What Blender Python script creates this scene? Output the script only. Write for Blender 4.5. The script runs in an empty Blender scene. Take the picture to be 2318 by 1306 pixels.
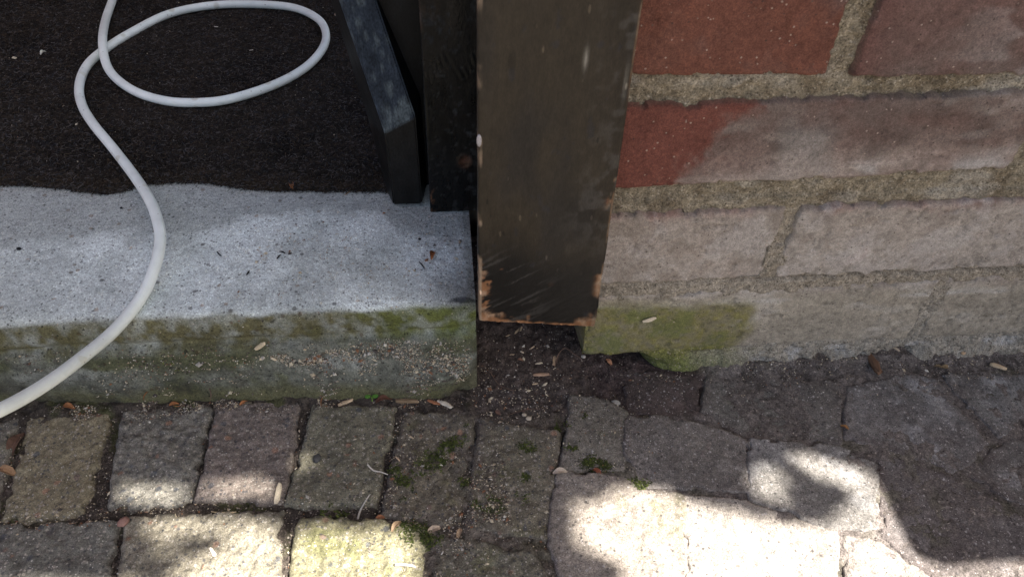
import bpy, math, random
import numpy as np
from mathutils import Vector, Matrix

# ------------------------------------------------------------------ camera, sky, sun, exposure
scene = bpy.context.scene
MM = 0.001
cam_d = bpy.data.cameras.new('camera'); cam = bpy.data.objects.new('camera', cam_d)
scene.collection.objects.link(cam); scene.camera = cam
cam_d.sensor_width = 36.0; cam_d.lens = 27.68; cam_d.clip_start = 0.01; cam_d.clip_end = 3000.0
_p, _y, _r = math.radians(44.014), math.radians(6.504), math.radians(2.233)
_F = Vector((math.sin(_y)*math.cos(_p), math.cos(_y)*math.cos(_p), -math.sin(_p)))
_R = Vector((math.cos(_y), -math.sin(_y), 0)); _U = _R.cross(_F)
_R2 = _R*math.cos(_r) + _U*math.sin(_r); _U2 = -_R*math.sin(_r) + _U*math.cos(_r)
cam.matrix_world = Matrix(((_R2.x, _U2.x, -_F.x, -0.17885), (_R2.y, _U2.y, -_F.y, -0.31641), (_R2.z, _U2.z, -_F.z, 0.38371), (0, 0, 0, 1)))
cam_d.dof.use_dof = True; cam_d.dof.focus_distance = 0.50; cam_d.dof.aperture_fstop = 26.0

SUN = Vector((0.62, -0.42, 1.0)).normalized()          # towards the sun
world = bpy.data.worlds.new('World'); scene.world = world; world.use_nodes = True
_n = world.node_tree.nodes; _bg = _n['Background']
_sky = _n.new('ShaderNodeTexSky'); _sky.sky_type = 'NISHITA'; _sky.sun_disc = False
_sky.sun_elevation = math.asin(SUN.z); _sky.sun_rotation = math.atan2(SUN.x, SUN.y)
_sky.air_density = 1.0; _sky.dust_density = 4.0; _sky.ozone_density = 1.0
world.node_tree.links.new(_sky.outputs[0], _bg.inputs[0]); _bg.inputs[1].default_value = 0.05
sun_d = bpy.data.lights.new('sun', 'SUN'); sun_d.energy = 5.0; sun_d.angle = math.radians(0.53); sun_d.color = (1.0, 0.95, 0.87)
sun = bpy.data.objects.new('sun', sun_d); scene.collection.objects.link(sun)
sun.rotation_euler = SUN.to_track_quat('Z', 'Y').to_euler(); sun.location = (0.5, -0.4, 3)
vs = scene.view_settings; vs.view_transform = 'Standard'; vs.look = 'None'; vs.gamma = 1.0; vs.use_curve_mapping = False
vs.exposure = 2.2

# ------------------------------------------------------------------ measured layout
# all in millimetres: x along the wall, y away from the viewer, z up, pavers at z = 0
PAV = {'P00':[[-527.9,-4.3],[-478.2,-5.9],[-461.6,-79.0],[-508.9,-75.6]],'P0':[[-472.4,-7.9],[-433.7,-8.8],[-422.6,-79.7],[-459.3,-79.1]],'P1':[[-427.0,-8.6],[-382.2,-8.2],[-375.5,-79.9],[-417.7,-81.0]],'P2':[[-373.3,-8.2],[-323.1,-5.1],[-322.0,-76.2],[-365.8,-77.9]],'P3':[[-320.0,-3.6],[-270.3,-6.8],[-272.6,-80.4],[-320.3,-75.2]],'P4':[[-262.2,-8.6],[-213.2,-14.9],[-222.6,-85.3],[-271.2,-82.4]],'P5':[[-208.6,-21.9],[-165.6,-29.6],[-177.7,-102.9],[-219.5,-90.8]],'P6':[[-162.3,-33.1],[-116.7,-45.1],[-132.3,-112.1],[-174.9,-104.4]],'Q0':[[-471.1,-82.1],[-358.7,-85.7],[-349.1,-142.9],[-458.4,-136.8]],'Q1':[[-354.8,-83.4],[-271.7,-84.5],[-269.7,-148.9],[-345.0,-143.3]],'Q2':[[-263.5,-89.1],[-195.2,-99.1],[-196.7,-156.5],[-264.2,-151.4]],'Q3':[[-190.6,-106.4],[-137.8,-117.2],[-124.4,-161.9],[-192.5,-156.8]],'R1':[[-103.9,-20.2],[-84.0,-24.3],[-74.8,-33.9],[-83.6,-72.9],[-117.3,-68.6]],'R2':[[-72.7,-37.3],[-47.7,-40.6],[-5.9,-56.3],[-16.1,-90.8],[-77.9,-82.8],[-79.1,-60.7]],'R3':[[-119.5,-72.2],[-82.3,-79.7],[-76.3,-87.2],[-53.6,-92.1],[-68.5,-166.1],[-117.9,-162.4],[-130.5,-115.2]],'R3b':[[-51.9,-92.5],[-19.2,-99.5],[23.4,-119.8],[5.2,-171.6],[-66.3,-166.3]],'R4':[[-3.7,-59.5],[46.7,-67.6],[65.2,-78.0],[45.7,-118.8],[23.2,-117.2],[-15.5,-95.6]],'R5':[[-16.9,-7.4],[64.3,-19.8],[48.5,-63.0],[-3.1,-55.8],[-25.5,-37.1]],'R6':[[71.1,-24.5],[114.2,-16.5],[128.0,-21.7],[136.0,-69.8],[107.0,-87.4],[72.4,-67.8],[52.9,-60.2]],'R7':[[135.8,-17.8],[192.4,-21.4],[180.5,-48.9],[147.6,-64.9],[140.5,-42.9]],'R8':[[113.6,-88.8],[155.2,-65.4],[195.9,-49.9],[213.2,-92.6],[154.3,-125.2]],'R9':[[69.7,-73.8],[104.9,-92.6],[146.2,-129.9],[137.5,-151.8],[71.0,-154.1],[48.8,-124.2]],'R10':[[28.4,-122.8],[45.3,-126.5],[67.6,-156.2],[134.6,-156.4],[117.0,-184.3],[7.9,-176.1]],'D1':[[-68.4,-0.5],[-21.3,-7.9],[-30.3,-36.8],[-70.8,-34.2]]}
LIT = {'L1':[[-89.0,-88.5],[-69.6,-91.0],[-43.1,-104.6],[-7.7,-117.6],[18.1,-120.7],[31.3,-112.5],[52.3,-101.7],[76.7,-96.4],[95.9,-110.3],[133.7,-121.1],[193.4,-135.8],[143.9,-234.9],[-131.8,-213.2],[-88.8,-136.7],[-91.6,-115.5]],'L3':[[-13.7,-81.5],[7.0,-74.0],[7.0,-93.0],[-15.2,-102.5]],'L3b':[[19.4,-68.8],[57.5,-83.4],[52.9,-100.4],[35.5,-89.2],[15.7,-79.1]],'L4':[[-365.9,-60.2],[-324.5,-65.8],[-319.7,-78.5],[-361.9,-75.5]],'L4b':[[-323.2,-60.3],[-279.9,-60.4],[-272.6,-80.4],[-319.7,-78.5]],'L5':[[-348.5,-83.1],[-271.7,-88.5],[-270.1,-101.5],[-297.4,-100.8],[-346.6,-99.7]],'L5b':[[-315.6,-110.5],[-269.4,-107.7],[-258.3,-166.2],[-331.4,-160.6]],'L6':[[-258.9,-99.7],[-212.6,-104.3],[-201.0,-115.1],[-205.1,-170.3],[-262.4,-165.9],[-264.0,-105.7]],'L7':[[-116.8,-92.6],[-89.1,-89.1],[-88.8,-136.7],[-120.1,-116.0]],'L2':[[-45.0,-52.1],[-24.0,-53.5],[-25.2,-67.3],[-44.0,-69.1]],'L8':[[-272.5,-50.6],[-257.7,-50.1],[-255.5,-60.6],[-270.1,-61.0]],'L0':[[-530.8,-112.1],[-340.0,-126.2],[-322.1,-198.2],[-488.9,-185.0]]}
SHADOW_CORNER = [57.7,-134.2]
CABLE = [[-470.4,444.6,74],[-463.0,387.2,74],[-455.8,339.7,76],[-443.6,292.2,80],[-430.3,256.8,76],[-406.8,229.8,74],[-381.1,214.3,74],[-358.2,210.3,74],[-333.6,214.3,74],[-304.1,233.7,74],[-283.5,258.8,74],[-272.5,289.6,74],[-272.0,318.4,74],[-281.7,345.9,74],[-305.9,368.2,74],[-345.1,375.4,74],[-378.8,372.7,74],[-409.2,356.9,74],[-431.3,326.7,73],[-443.8,300.8,73],[-450.5,271.5,74],[-448.1,241.0,74],[-438.4,212.3,74],[-422.7,185.1,74],[-400.2,152.5,75],[-376.2,115.9,77],[-359.2,87.0,79],[-349.5,65.1,79],[-345.6,51.0,77],[-345.6,34.2,73],[-349.6,14.1,68],[-358.5,-8.9,66],[-366.8,-34.1,72],[-373.2,-59.7,82],[-381.5,-81.5,92],[-396.6,-99.9,100],[-431.2,-109.2,96]]
MATEDGE = [[-551.6,130.0],[-467.6,124.9],[-451.1,125.1],[-433.6,122.3],[-412.5,116.5],[-397.7,113.4],[-387.0,114.8],[-374.6,121.3],[-355.2,123.3],[-335.1,122.3],[-316.9,116.5],[-296.4,112.6],[-267.5,110.2],[-238.5,107.9],[-215.2,105.7]]
ROOTS = [[[-232.0,-92.6,1],[-230.6,-87.2,2],[-227.0,-83.3,4],[-225.3,-80.9,3]],[[-227.6,-61.6,3],[-224.3,-65.3,3],[-220.1,-66.7,3],[-216.2,-68.0,2]],[[-211.0,-122.0,2],[-203.1,-123.3,3],[-194.1,-120.6,4],[-186.5,-116.5,4]],[[-154.1,3.3,1],[-150.5,-4.8,1],[-146.7,-8.7,2],[-140.0,-11.1,1]],[[-160.7,-13.9,1],[-150.8,-9.1,2],[-138.2,-6.4,2],[-125.2,-2.1,1]],[[-113.2,4.4,1],[-109.7,11.8,5],[-105.3,14.5,8],[-99.8,11.2,5],[-94.9,8.2,3]],[[-124.0,24.1,5],[-119.4,13.3,4],[-115.1,0.8,1]]]
MATDEB = [[-265.2,355.7],[-492.5,294.8],[-365.9,337.4],[-330.2,294.7]]
MOSS = [[-174.0,-40.3,5],[-178.1,-46.3,6],[-189.8,-57.7,7],[-196.1,-64.6,6],[-186.1,-62.4,5],[-182.0,-50.7,5],[-137.4,-55.2,5],[-138.0,-73.8,4],[-109.2,-57.1,4],[-99.1,-66.8,5],[-93.3,-70.2,4],[-75.4,-83.0,5],[-158.0,-91.1,7],[-165.1,-89.3,5],[-203.4,-99.8,7],[-198.7,-105.3,8],[-194.1,-109.4,7],[-208.4,-72.4,5],[-174.1,-74.8,4],[-213.5,-64.9,4],[-246.2,-86.3,5],[-241.4,-88.0,5],[-114.9,-41.1,4],[-103.4,-35.3,4],[-101.9,-119.8,5],[-144.4,-88.0,4],[-203.5,-81.1,5],[-94.7,-125.2,4],[-103.2,-68.0,4],[-337.1,10.3,5],[-329.4,11.6,4]]
SEED = [-227.2,-7.0]
FLAKE = [-60.3,48.0]
DEB = [
    ('wood_chip', -122.2, -0.4, 0, 9.8, 0.0, (0.42, 0.27, 0.18), 'long pinkish wood chip lying flat in the middle of the soil gap', None),
    ('wood_chip', -134.8, 32.9, 6, 5.1, 0.94, None, 'rounded cream wood chip just under the post end', None),
    ('wood_chip', -139.8, 15.8, 0, 4.8, 0.06, None, 'short pale wood chip left of the middle in the soil gap', None),
    ('wood_chip', -112.5, 9.6, 0, 9.1, 1.32, None, 'upright pale wood splinter in the soil near the brick end', None),
    ('wood_chip', -122.7, 7.7, 0, 4.6, 0.07, None, 'small cream wood chip above the long pinkish one', None),
    ('wood_chip', -243.2, -2.3, 0, 9.1, 0.34, None, 'slim pale wood chip left of the green seedling', None),
    ('wood_chip', -183.0, -19.4, 2, 10.3, -0.66, (0.6, 0.54, 0.44), 'whitish pointed wood chip below the sill corner', None),
    ('wood_chip', -190.4, -17.1, 1, 9.5, -0.44, (0.28, 0.12, 0.06), 'rust brown wood chip beside the whitish one below the sill corner', None),
    ('bark_piece', -206.4, -15.9, 2, 12.8, -0.06, (0.2, 0.14, 0.085), 'lumpy tan bark piece wedged under the sill front', None),
    ('wood_chip', -275.5, -75.8, 3, 11.6, 1.54, (0.58, 0.5, 0.37), 'pale wooden stick standing in the joint between two left pavers', None),
    ('bark_piece', 92.7, -6.6, 4, 20.1, -1.6, (0.16, 0.09, 0.055), 'thick brown bark stick leaning at the wall foot', None),
    ('wood_chip', 158.1, -1.0, 2, 12.5, 0.69, None, 'pale wood chip at the wall foot near the right picture edge', None),
    ('wood_chip', 70.8, 3.4, 1, 6.9, -0.5, None, 'cream wood chip in the hollow left of the bark stick', None),
    ('dry_leaf', 123.1, 2.1, 1, 6.5, -0.35, (0.3, 0.13, 0.05), 'small orange leaf bit at the wall foot right of the bark stick', None),
    ('wood_chip', 111.1, 2.4, 1, 5.8, -0.83, None, 'cream wood chip between bark stick and orange leaf bit', None),
    ('dry_leaf', -98.7, -74.3, 1, 6.6, -0.88, (0.26, 0.09, 0.05), 'reddish brown leaf bit on the small paver right of the crack', None),
    ('dry_leaf', -119.7, -73.4, 1, 8.5, 0.05, (0.44, 0.37, 0.3), 'pale curled leaf sliver beside the crack between two pavers', None),
    ('dry_leaf', -210.8, -99.9, 1, 8.2, 0.93, (0.34, 0.24, 0.15), 'tan dry leaf bit in the mossy joint at bottom centre', None),
    ('dry_leaf', -219.8, -94.0, 1, 5.1, 0.16, (0.28, 0.12, 0.06), 'small rust leaf bit left of the mossy joint', None),
    ('dry_leaf', -191.2, -102.3, 2, 8.5, 0.48, (0.42, 0.33, 0.25), 'pale star shaped dry leaf bit on dark moss', None),
    ('dry_leaf', -177.7, -104.8, 1, 6.6, 1.2, (0.4, 0.29, 0.19), 'upright tan leaf bit right of the star shaped one', None),
    ('dry_leaf', -428.7, -30.2, 3, 15.8, 1.41, (0.12, 0.07, 0.05), 'dark brown curled leaf at the left picture edge', None),
    ('dry_leaf', -425.7, -50.9, 3, 12.2, -0.38, (0.26, 0.16, 0.09), 'tan leaf below the dark curled one at the left picture edge', None),
    ('pebble', -354.3, -87.1, 0, 6.9, 0.58, (0.26, 0.15, 0.12), 'pinkish pebble at the corner of the lower left pavers', None),
    ('wood_chip', -304.3, -108.2, 1, 7.4, -0.94, (0.58, 0.52, 0.44), 'white wood splinter on the sunlit lower left paver', None),
    ('straw', -303.3, -84.2, 1, 13.7, -0.12, (0.42, 0.33, 0.2), 'pale straw lying along the joint between the paver rows', None),
    ('dry_leaf', 55.1, -54.0, 1, 5.2, -0.61, (0.3, 0.15, 0.06), 'orange leaf bit on the dusty right pavement', None),
    ('dry_leaf', 136.5, -10.5, 0, 5.3, -0.35, (0.2, 0.14, 0.08), 'small brown leaf bit in the dark groove on the right', 'leaf bits in the right groove'),
    ('dry_leaf', 140.5, -11.5, 0, 7.0, -0.06, (0.2, 0.14, 0.08), 'small brown leaf bit in the dark groove on the right', 'leaf bits in the right groove'),
    ('wood_chip', 176.1, -13.0, 1, 9.6, -0.52, None, 'pale broken wood sliver near the right end of the wall foot', None),
    ('pebble', -135.8, -30.3, 0, 3.2, -0.06, (0.42, 0.36, 0.28), 'cream pebble at the front edge of the soil gap', 'cream pebbles in front of the soil gap'),
    ('pebble', -133.5, -34.0, 0, 3.5, -0.06, (0.42, 0.36, 0.28), 'cream pebble at the front edge of the soil gap', 'cream pebbles in front of the soil gap'),
    ('pebble', -78.6, -24.4, 1, 6.0, -0.05, (0.34, 0.33, 0.31), 'grey pebble at the back corner of the small paver', None),
    ('straw', -133.4, -27.5, 1, 24.6, 0.12, (0.1, 0.065, 0.05), 'dark thin twig lying across the front of the soil gap', None),
    ('straw', -115.3, -33.7, 1, 14.8, 1.3, (0.16, 0.1, 0.07), 'short upright twig at the corner of the middle paver', None),
    ('dry_leaf', -151.3, -27.3, 0, 5.6, -1.16, (0.2, 0.12, 0.09), 'purple brown leaf bit left of the cream pebbles', None),
    ('wood_chip', -211.1, -56.9, 1, 3.5, -0.89, None, 'tiny pale wood chip on the dusty mossy paver', 'wood chips on the mossy paver'),
    ('wood_chip', -203.7, -42.2, 1, 4.0, -0.73, None, 'tiny pale wood chip on the dusty mossy paver', 'wood chips on the mossy paver'),
    ('pebble', -93.6, 11.4, 0, 3.4, -0.06, (0.4, 0.36, 0.32), 'small pale pebble under the brick end', None),
    ('dry_leaf', -77.1, 7.9, 2, 6.1, -0.96, (0.36, 0.18, 0.1), 'orange leaf bit tucked below the mossy brick', None),
    ('dry_leaf', -405.3, 2.5, 1, 7.5, -0.3, (0.28, 0.12, 0.05), 'rust brown leaf bits lying at the sill foot', 'rust leaf bits at the sill foot'),
    ('straw', -358.1, 4.9, 1, 7.1, 1.5, (0.24, 0.11, 0.05), 'orange brown needle at the sill foot', 'needles at the sill foot'),
    ('dry_leaf', -344.4, 8.2, 1, 5.6, 0.21, (0.28, 0.12, 0.05), 'rust brown leaf bits lying at the sill foot', 'rust leaf bits at the sill foot'),
    ('straw', -322.4, -1.8, 1, 14.2, -1.14, (0.16, 0.11, 0.08), 'grey brown twig over the joint between two left pavers', None),
    ('straw', -256.2, -6.1, 1, 8.8, 1.43, (0.24, 0.11, 0.05), 'orange brown needle at the sill foot', 'needles at the sill foot'),
    ('dry_leaf', -303.6, 2.1, 1, 5.2, 0.64, (0.28, 0.12, 0.05), 'rust brown leaf bits lying at the sill foot', 'rust leaf bits at the sill foot'),
    ('dry_leaf', -219.9, -11.1, 1, 10.8, 0.32, (0.1, 0.045, 0.03), 'dark red brown crumbled leaf right of the green seedling', None),
    ('pebble', -256.4, -54.5, 1, 5.8, 1.43, (0.03, 0.03, 0.032), 'black pebble on the fourth paver from the left', None),
    ('straw', -341.6, -11.3, 1, 6.1, 0.07, (0.24, 0.11, 0.05), 'orange brown needle on top of a left paver', None),
    ('wood_chip', -301.8, -9.9, 1, 6.3, -0.06, (0.1, 0.085, 0.06), 'dark seed shaped chip on the reddish paver', None),
    ('wood_chip', -140.8, 30.0, 4, 3.1, 0.43, None, 'tiny cream wood crumb in the dark soil under the post', 'wood crumbs in the soil gap'),
    ('wood_chip', -131.7, 34.6, 6, 4.7, 1.2, None, 'tiny cream wood crumb in the dark soil under the post', 'wood crumbs in the soil gap'),
    ('wood_chip', -125.7, 20.1, 1, 3.2, 0.56, None, 'tiny cream wood crumb in the dark soil under the post', 'wood crumbs in the soil gap'),
    ('wood_chip', -106.9, 9.1, 1, 2.8, 0.45, None, 'tiny cream wood crumb in the dark soil under the post', 'wood crumbs in the soil gap'),
    ('wood_chip', -126.6, -6.9, 0, 3.5, 0.17, None, 'tiny cream wood crumb in the dark soil under the post', 'wood crumbs in the soil gap'),
    ('wood_chip', -133.1, 17.7, 0, 3.6, -0.59, None, 'tiny cream wood crumb in the dark soil under the post', 'wood crumbs in the soil gap'),
    ('dry_leaf', -134.3, 11.0, 0, 4.0, -0.33, (0.22, 0.12, 0.08), 'small brown leaf bit in the middle of the soil gap', None),
]
SILLDEB = [
    ('leaf', -187.0, 43.8, 13.6, 1.37, 'orange curled leaf bit on the sill near the post', None),
    ('needle', -193.7, 35.0, 7.1, -1.1, 'largest black needle on the pale sill', None),
    ('needle', -277.4, 50.4, 4.4, -0.58, 'black needle on the middle of the pale sill', 'black needles on the sill'),
    ('needle', -315.0, 52.0, 5.3, -0.9, 'black needle on the middle of the pale sill', 'black needles on the sill'),
    ('needle', -295.4, 34.1, 4.0, 1.29, 'black needle on the middle of the pale sill', 'black needles on the sill'),
    ('grit', -433.4, 62.1, 2.8, -0.04, 'black grain on the sill at the left picture edge', None),
    ('leaf', -217.4, 83.8, 3.4, 0.45, 'small orange leaf bit on the sill below the stop strip', None),
    ('straw', -240.7, 107.8, 9.4, 0.97, 'pale straw at the doormat edge beside the stop strip', None),
    ('leaf', -278.2, 117.4, 9.7, -1.25, 'orange leaf bit stuck to the doormat edge', None),
    ('needle', -279.0, 46.4, 4.0, 1.19, 'black needle on the middle of the pale sill', 'black needles on the sill'),
    ('grit', -194.9, 58.7, 2.1, -0.09, 'tiny dark grain on the sill', 'dark grains on the sill'),
    ('grit', -383.3, 97.8, 1.9, -0.05, 'tiny dark grain on the sill', 'dark grains on the sill'),
]

# ------------------------------------------------------------------ helpers
rng = np.random.default_rng(7); random.seed(7)
COL = scene.collection

def _hash(ix, iy, iz, seed):
    h = (ix.astype(np.int64)*374761393 + iy.astype(np.int64)*668265263 + iz.astype(np.int64)*2147483647 + seed*1274126177) & 0xffffffff
    h = ((h ^ (h >> 13)) * 1274126177) & 0xffffffff
    h = ((h ^ (h >> 16)) * 2246822519) & 0xffffffff
    return ((h ^ (h >> 15)) & 0xffffff) / float(0xffffff)

def vnoise(x, y, z, seed=0):
    x = np.asarray(x, float); y = np.asarray(y, float)+0*x; z = np.asarray(z, float)+0*x
    xi, yi, zi = np.floor(x), np.floor(y), np.floor(z)
    fx, fy, fz = x-xi, y-yi, z-zi
    fx = fx*fx*(3-2*fx); fy = fy*fy*(3-2*fy); fz = fz*fz*(3-2*fz)
    xi, yi, zi = xi.astype(np.int64), yi.astype(np.int64), zi.astype(np.int64)
    r = 0
    for dx in (0, 1):
        wx = fx if dx else 1-fx
        for dy in (0, 1):
            wy = fy if dy else 1-fy
            for dz in (0, 1):
                wz = fz if dz else 1-fz
                r = r + _hash(xi+dx, yi+dy, zi+dz, seed)*wx*wy*wz
    return r

def fbm(x, y, z=0.0, size=10.0, octs=4, seed=0, gain=0.5):
    """fractal noise about 0, roughly -1..1; size in mm"""
    a, s, t, f = 1.0, 0.0, 0.0, 1.0/size
    for o in range(octs):
        s = s + a*(vnoise(np.asarray(x)*f, np.asarray(y)*f, np.asarray(z)*f, seed+o*17)*2-1); t += a
        a *= gain; f *= 2.03
    return s/t*1.6

def sstep(a, b, x):
    t = np.clip((x-a)/(b-a), 0, 1); return t*t*(3-2*t)

def mix(a, b, t):
    a = np.asarray(a, float); b = np.asarray(b, float); t = np.asarray(t, float)[..., None]
    return a*(1-t)+b*t

def poly_sd(px, py, poly):
    """signed distance, positive inside"""
    px = np.asarray(px, float); py = np.asarray(py, float)
    d = np.full(px.shape, 1e18); inside = np.zeros(px.shape, bool); n = len(poly)
    for i in range(n):
        x0, y0 = poly[i]; x1, y1 = poly[(i+1) % n]
        ex, ey = x1-x0, y1-y0; wx, wy = px-x0, py-y0
        t = np.clip((wx*ex+wy*ey)/(ex*ex+ey*ey+1e-9), 0, 1)
        d = np.minimum(d, (wx-ex*t)**2+(wy-ey*t)**2)
        c = ((y0 <= py) & (y1 > py)) | ((y1 <= py) & (y0 > py))
        with np.errstate(divide='ignore', invalid='ignore'):
            inside ^= c & (px < x0+(py-y0)/(y1-y0+1e-12)*ex)
    return np.where(inside, 1, -1)*np.sqrt(d)

def link(name, me, parent=None, mat=None):
    o = bpy.data.objects.new(name, me); COL.objects.link(o)
    if parent is not None: o.parent = parent
    if mat is not None and me is not None: me.materials.append(mat)
    return o

def tag(o, label=None, cat=None, group=None, kind=None):
    if label: o['label'] = label
    if cat: o['category'] = cat
    if group: o['group'] = group
    if kind: o['kind'] = kind
    return o

def empty(name, loc=(0, 0, 0)):
    o = bpy.data.objects.new(name, None); o.empty_display_size = 0.02; COL.objects.link(o)
    return o

def raw_mesh(name, V, faces, col=None, rough=None, smooth=True):
    """V in mm; faces (n,4) or (n,3) array; per-vertex colour and roughness"""
    me = bpy.data.meshes.new(name); V = np.asarray(V, np.float32)*MM; faces = np.asarray(faces, np.int32)
    k = faces.shape[1]
    me.vertices.add(len(V)); me.vertices.foreach_set('co', V.ravel())
    me.loops.add(faces.size); me.loops.foreach_set('vertex_index', faces.ravel())
    me.polygons.add(len(faces)); me.polygons.foreach_set('loop_start', np.arange(0, faces.size, k, dtype=np.int32))
    me.polygons.foreach_set('loop_total', np.full(len(faces), k, np.int32))
    me.polygons.foreach_set('use_smooth', np.full(len(faces), smooth, bool))
    me.update(calc_edges=True); me.validate()
    if col is not None:
        c = np.ones((len(V), 4), np.float32); c[:, :3] = np.clip(col, 0.002, 1)
        a = me.attributes.new('Col', 'FLOAT_COLOR', 'POINT'); a.data.foreach_set('color', c.ravel())
    if rough is not None:
        a = me.attributes.new('Rgh', 'FLOAT', 'POINT'); a.data.foreach_set('value', np.asarray(rough, np.float32).ravel())
    return me

def grid_mesh(name, P, keep=None, col=None, rough=None, flip=False):
    n, m = P.shape[:2]
    idx = np.arange(n*m).reshape(n, m)
    q = np.stack([idx[:-1, :-1], idx[1:, :-1], idx[1:, 1:], idx[:-1, 1:]], -1).reshape(-1, 4)
    if flip: q = q[:, ::-1]
    if keep is not None:
        kf = keep.ravel(); q = q[kf[q].all(1)]
    used = np.zeros(n*m, bool); used[q.ravel()] = True
    new = np.cumsum(used)-1
    sel = lambda a, d: None if a is None else np.broadcast_to(a, (n, m)+d).reshape((-1,)+d)[used]
    return raw_mesh(name, P.reshape(-1, 3)[used], new[q], sel(col, (3,)), sel(rough, ()))

# ground height raster (mm) used to rest small things on what lies below them
HX0, HY0, HW, HH = -900, -420, 1500, 620
HGT = np.full((HW, HH), -50.0)
def h_add(P):
    i = np.clip(np.round(P[..., 0]-HX0).astype(int), 0, HW-1).ravel(); j = np.clip(np.round(P[..., 1]-HY0).astype(int), 0, HH-1).ravel()
    np.maximum.at(HGT, (i, j), P[..., 2].ravel())
def h_at(x, y):
    i = np.clip(np.round(np.asarray(x)-HX0).astype(int), 0, HW-1); j = np.clip(np.round(np.asarray(y)-HY0).astype(int), 0, HH-1)
    return HGT[i, j]

# ------------------------------------------------------------------ materials
def material(name, rough=0.9, spec=0.3, grain=((1.2, 0.35), (4.0, 0.25)), bump=((1.0, 0.35), (0.4, 0.2)), pebbles=None, colour=None, use_rgh=False, tint=None, sheen=0.0, stretch=(1, 1, 1), transl=0.0, coat=0.0, relp=False):
    m = bpy.data.materials.new(name); m.use_nodes = True; nt = m.node_tree; N = nt.nodes; L = nt.links
    b = N['Principled BSDF']
    geo = N.new('ShaderNodeNewGeometry'); sc = N.new('ShaderNodeVectorMath'); sc.operation = 'MULTIPLY'
    sc.inputs[1].default_value = (1000*stretch[0], 1000*stretch[1], 1000*stretch[2]); L.new(geo.outputs['Position'], sc.inputs[0]); pos = sc.outputs[0]
    if colour is None:
        at = N.new('ShaderNodeAttribute'); at.attribute_name = 'Col'; c = at.outputs['Color']
    else:
        rgb = N.new('ShaderNodeRGB'); rgb.outputs[0].default_value = (*colour, 1); c = rgb.outputs[0]
    for pb in (pebbles if isinstance(pebbles, list) else [pebbles] if pebbles else []):
        cell, frac, dark, light = pb
        v = N.new('ShaderNodeTexVoronoi'); v.feature = 'F1'; v.inputs['Scale'].default_value = 1.0/cell; L.new(pos, v.inputs['Vector'])
        sep = N.new('ShaderNodeSeparateColor'); L.new(v.outputs['Color'], sep.inputs[0])
        g = N.new('ShaderNodeMath'); g.operation = 'GREATER_THAN'; g.inputs[1].default_value = 1-frac; L.new(sep.outputs[0], g.inputs[0])
        mr = N.new('ShaderNodeMapRange'); mr.inputs[1].default_value = 0.5; mr.inputs[2].default_value = 0.32; L.new(v.outputs['Distance'], mr.inputs[0])
        mu = N.new('ShaderNodeMath'); mu.operation = 'MULTIPLY'; L.new(g.outputs[0], mu.inputs[0]); L.new(mr.outputs[0], mu.inputs[1])
        mu2 = N.new('ShaderNodeMath'); mu2.operation = 'MULTIPLY'; mu2.inputs[1].default_value = 0.75; L.new(mu.outputs[0], mu2.inputs[0])
        pc = N.new('ShaderNodeMix'); pc.data_type = 'RGBA'; pc.inputs[6].default_value = (*dark, 1); pc.inputs[7].default_value = (*light, 1); ct = N.new('ShaderNodeMapRange'); ct.inputs[1].default_value = .4; ct.inputs[2].default_value = .6; L.new(sep.outputs[1], ct.inputs[0]); L.new(ct.outputs[0], pc.inputs[0])
        pcol = pc.outputs[2]
        if relp:
            pm = N.new('ShaderNodeVectorMath'); pm.operation = 'MULTIPLY'; L.new(pcol, pm.inputs[0]); L.new(c, pm.inputs[1]); pcol = pm.outputs[0]
        mx = N.new('ShaderNodeMix'); mx.data_type = 'RGBA'; L.new(mu2.outputs[0], mx.inputs[0]); L.new(c, mx.inputs[6]); L.new(pcol, mx.inputs[7]); c = mx.outputs[2]
    for size, amt in grain:
        t = N.new('ShaderNodeTexNoise'); t.inputs['Scale'].default_value = 1.0/size; t.inputs['Detail'].default_value = 2.0; L.new(pos, t.inputs['Vector'])
        r = N.new('ShaderNodeMapRange'); r.clamp = False; r.inputs[1].default_value = 0.3; r.inputs[2].default_value = 0.7; r.inputs[3].default_value = 1-amt; r.inputs[4].default_value = 1+amt; L.new(t.outputs[0], r.inputs[0])
        mm = N.new('ShaderNodeVectorMath'); mm.operation = 'SCALE'; L.new(c, mm.inputs[0]); L.new(r.outputs[0], mm.inputs['Scale']); c = mm.outputs[0]
    L.new(c, b.inputs['Base Color'])
    if use_rgh:
        ar = N.new('ShaderNodeAttribute'); ar.attribute_name = 'Rgh'; L.new(ar.outputs['Fac'], b.inputs['Roughness'])
    else: b.inputs['Roughness'].default_value = rough
    b.inputs['Specular IOR Level'].default_value = spec
    if coat: b.inputs['Coat Weight'].default_value = coat
    nrm = None
    for size, dist in bump:
        t = N.new('ShaderNodeTexNoise'); t.inputs['Scale'].default_value = 1.0/size; t.inputs['Detail'].default_value = 3.0; L.new(pos, t.inputs['Vector'])
        bp = N.new('ShaderNodeBump'); bp.inputs['Strength'].default_value = 1.0; bp.inputs['Distance'].default_value = dist*MM; L.new(t.outputs[0], bp.inputs['Height'])
        if nrm is not None: L.new(nrm, bp.inputs['Normal'])
        nrm = bp.outputs[0]
    if nrm is not None: L.new(nrm, b.inputs['Normal'])
    if transl:
        tr = N.new('ShaderNodeBsdfTranslucent'); L.new(c, tr.inputs[0]); ms = N.new('ShaderNodeMixShader'); ms.inputs[0].default_value = transl
        L.new(b.outputs[0], ms.inputs[1]); L.new(tr.outputs[0], ms.inputs[2]); L.new(ms.outputs[0], N['Material Output'].inputs[0])
    return m

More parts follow.
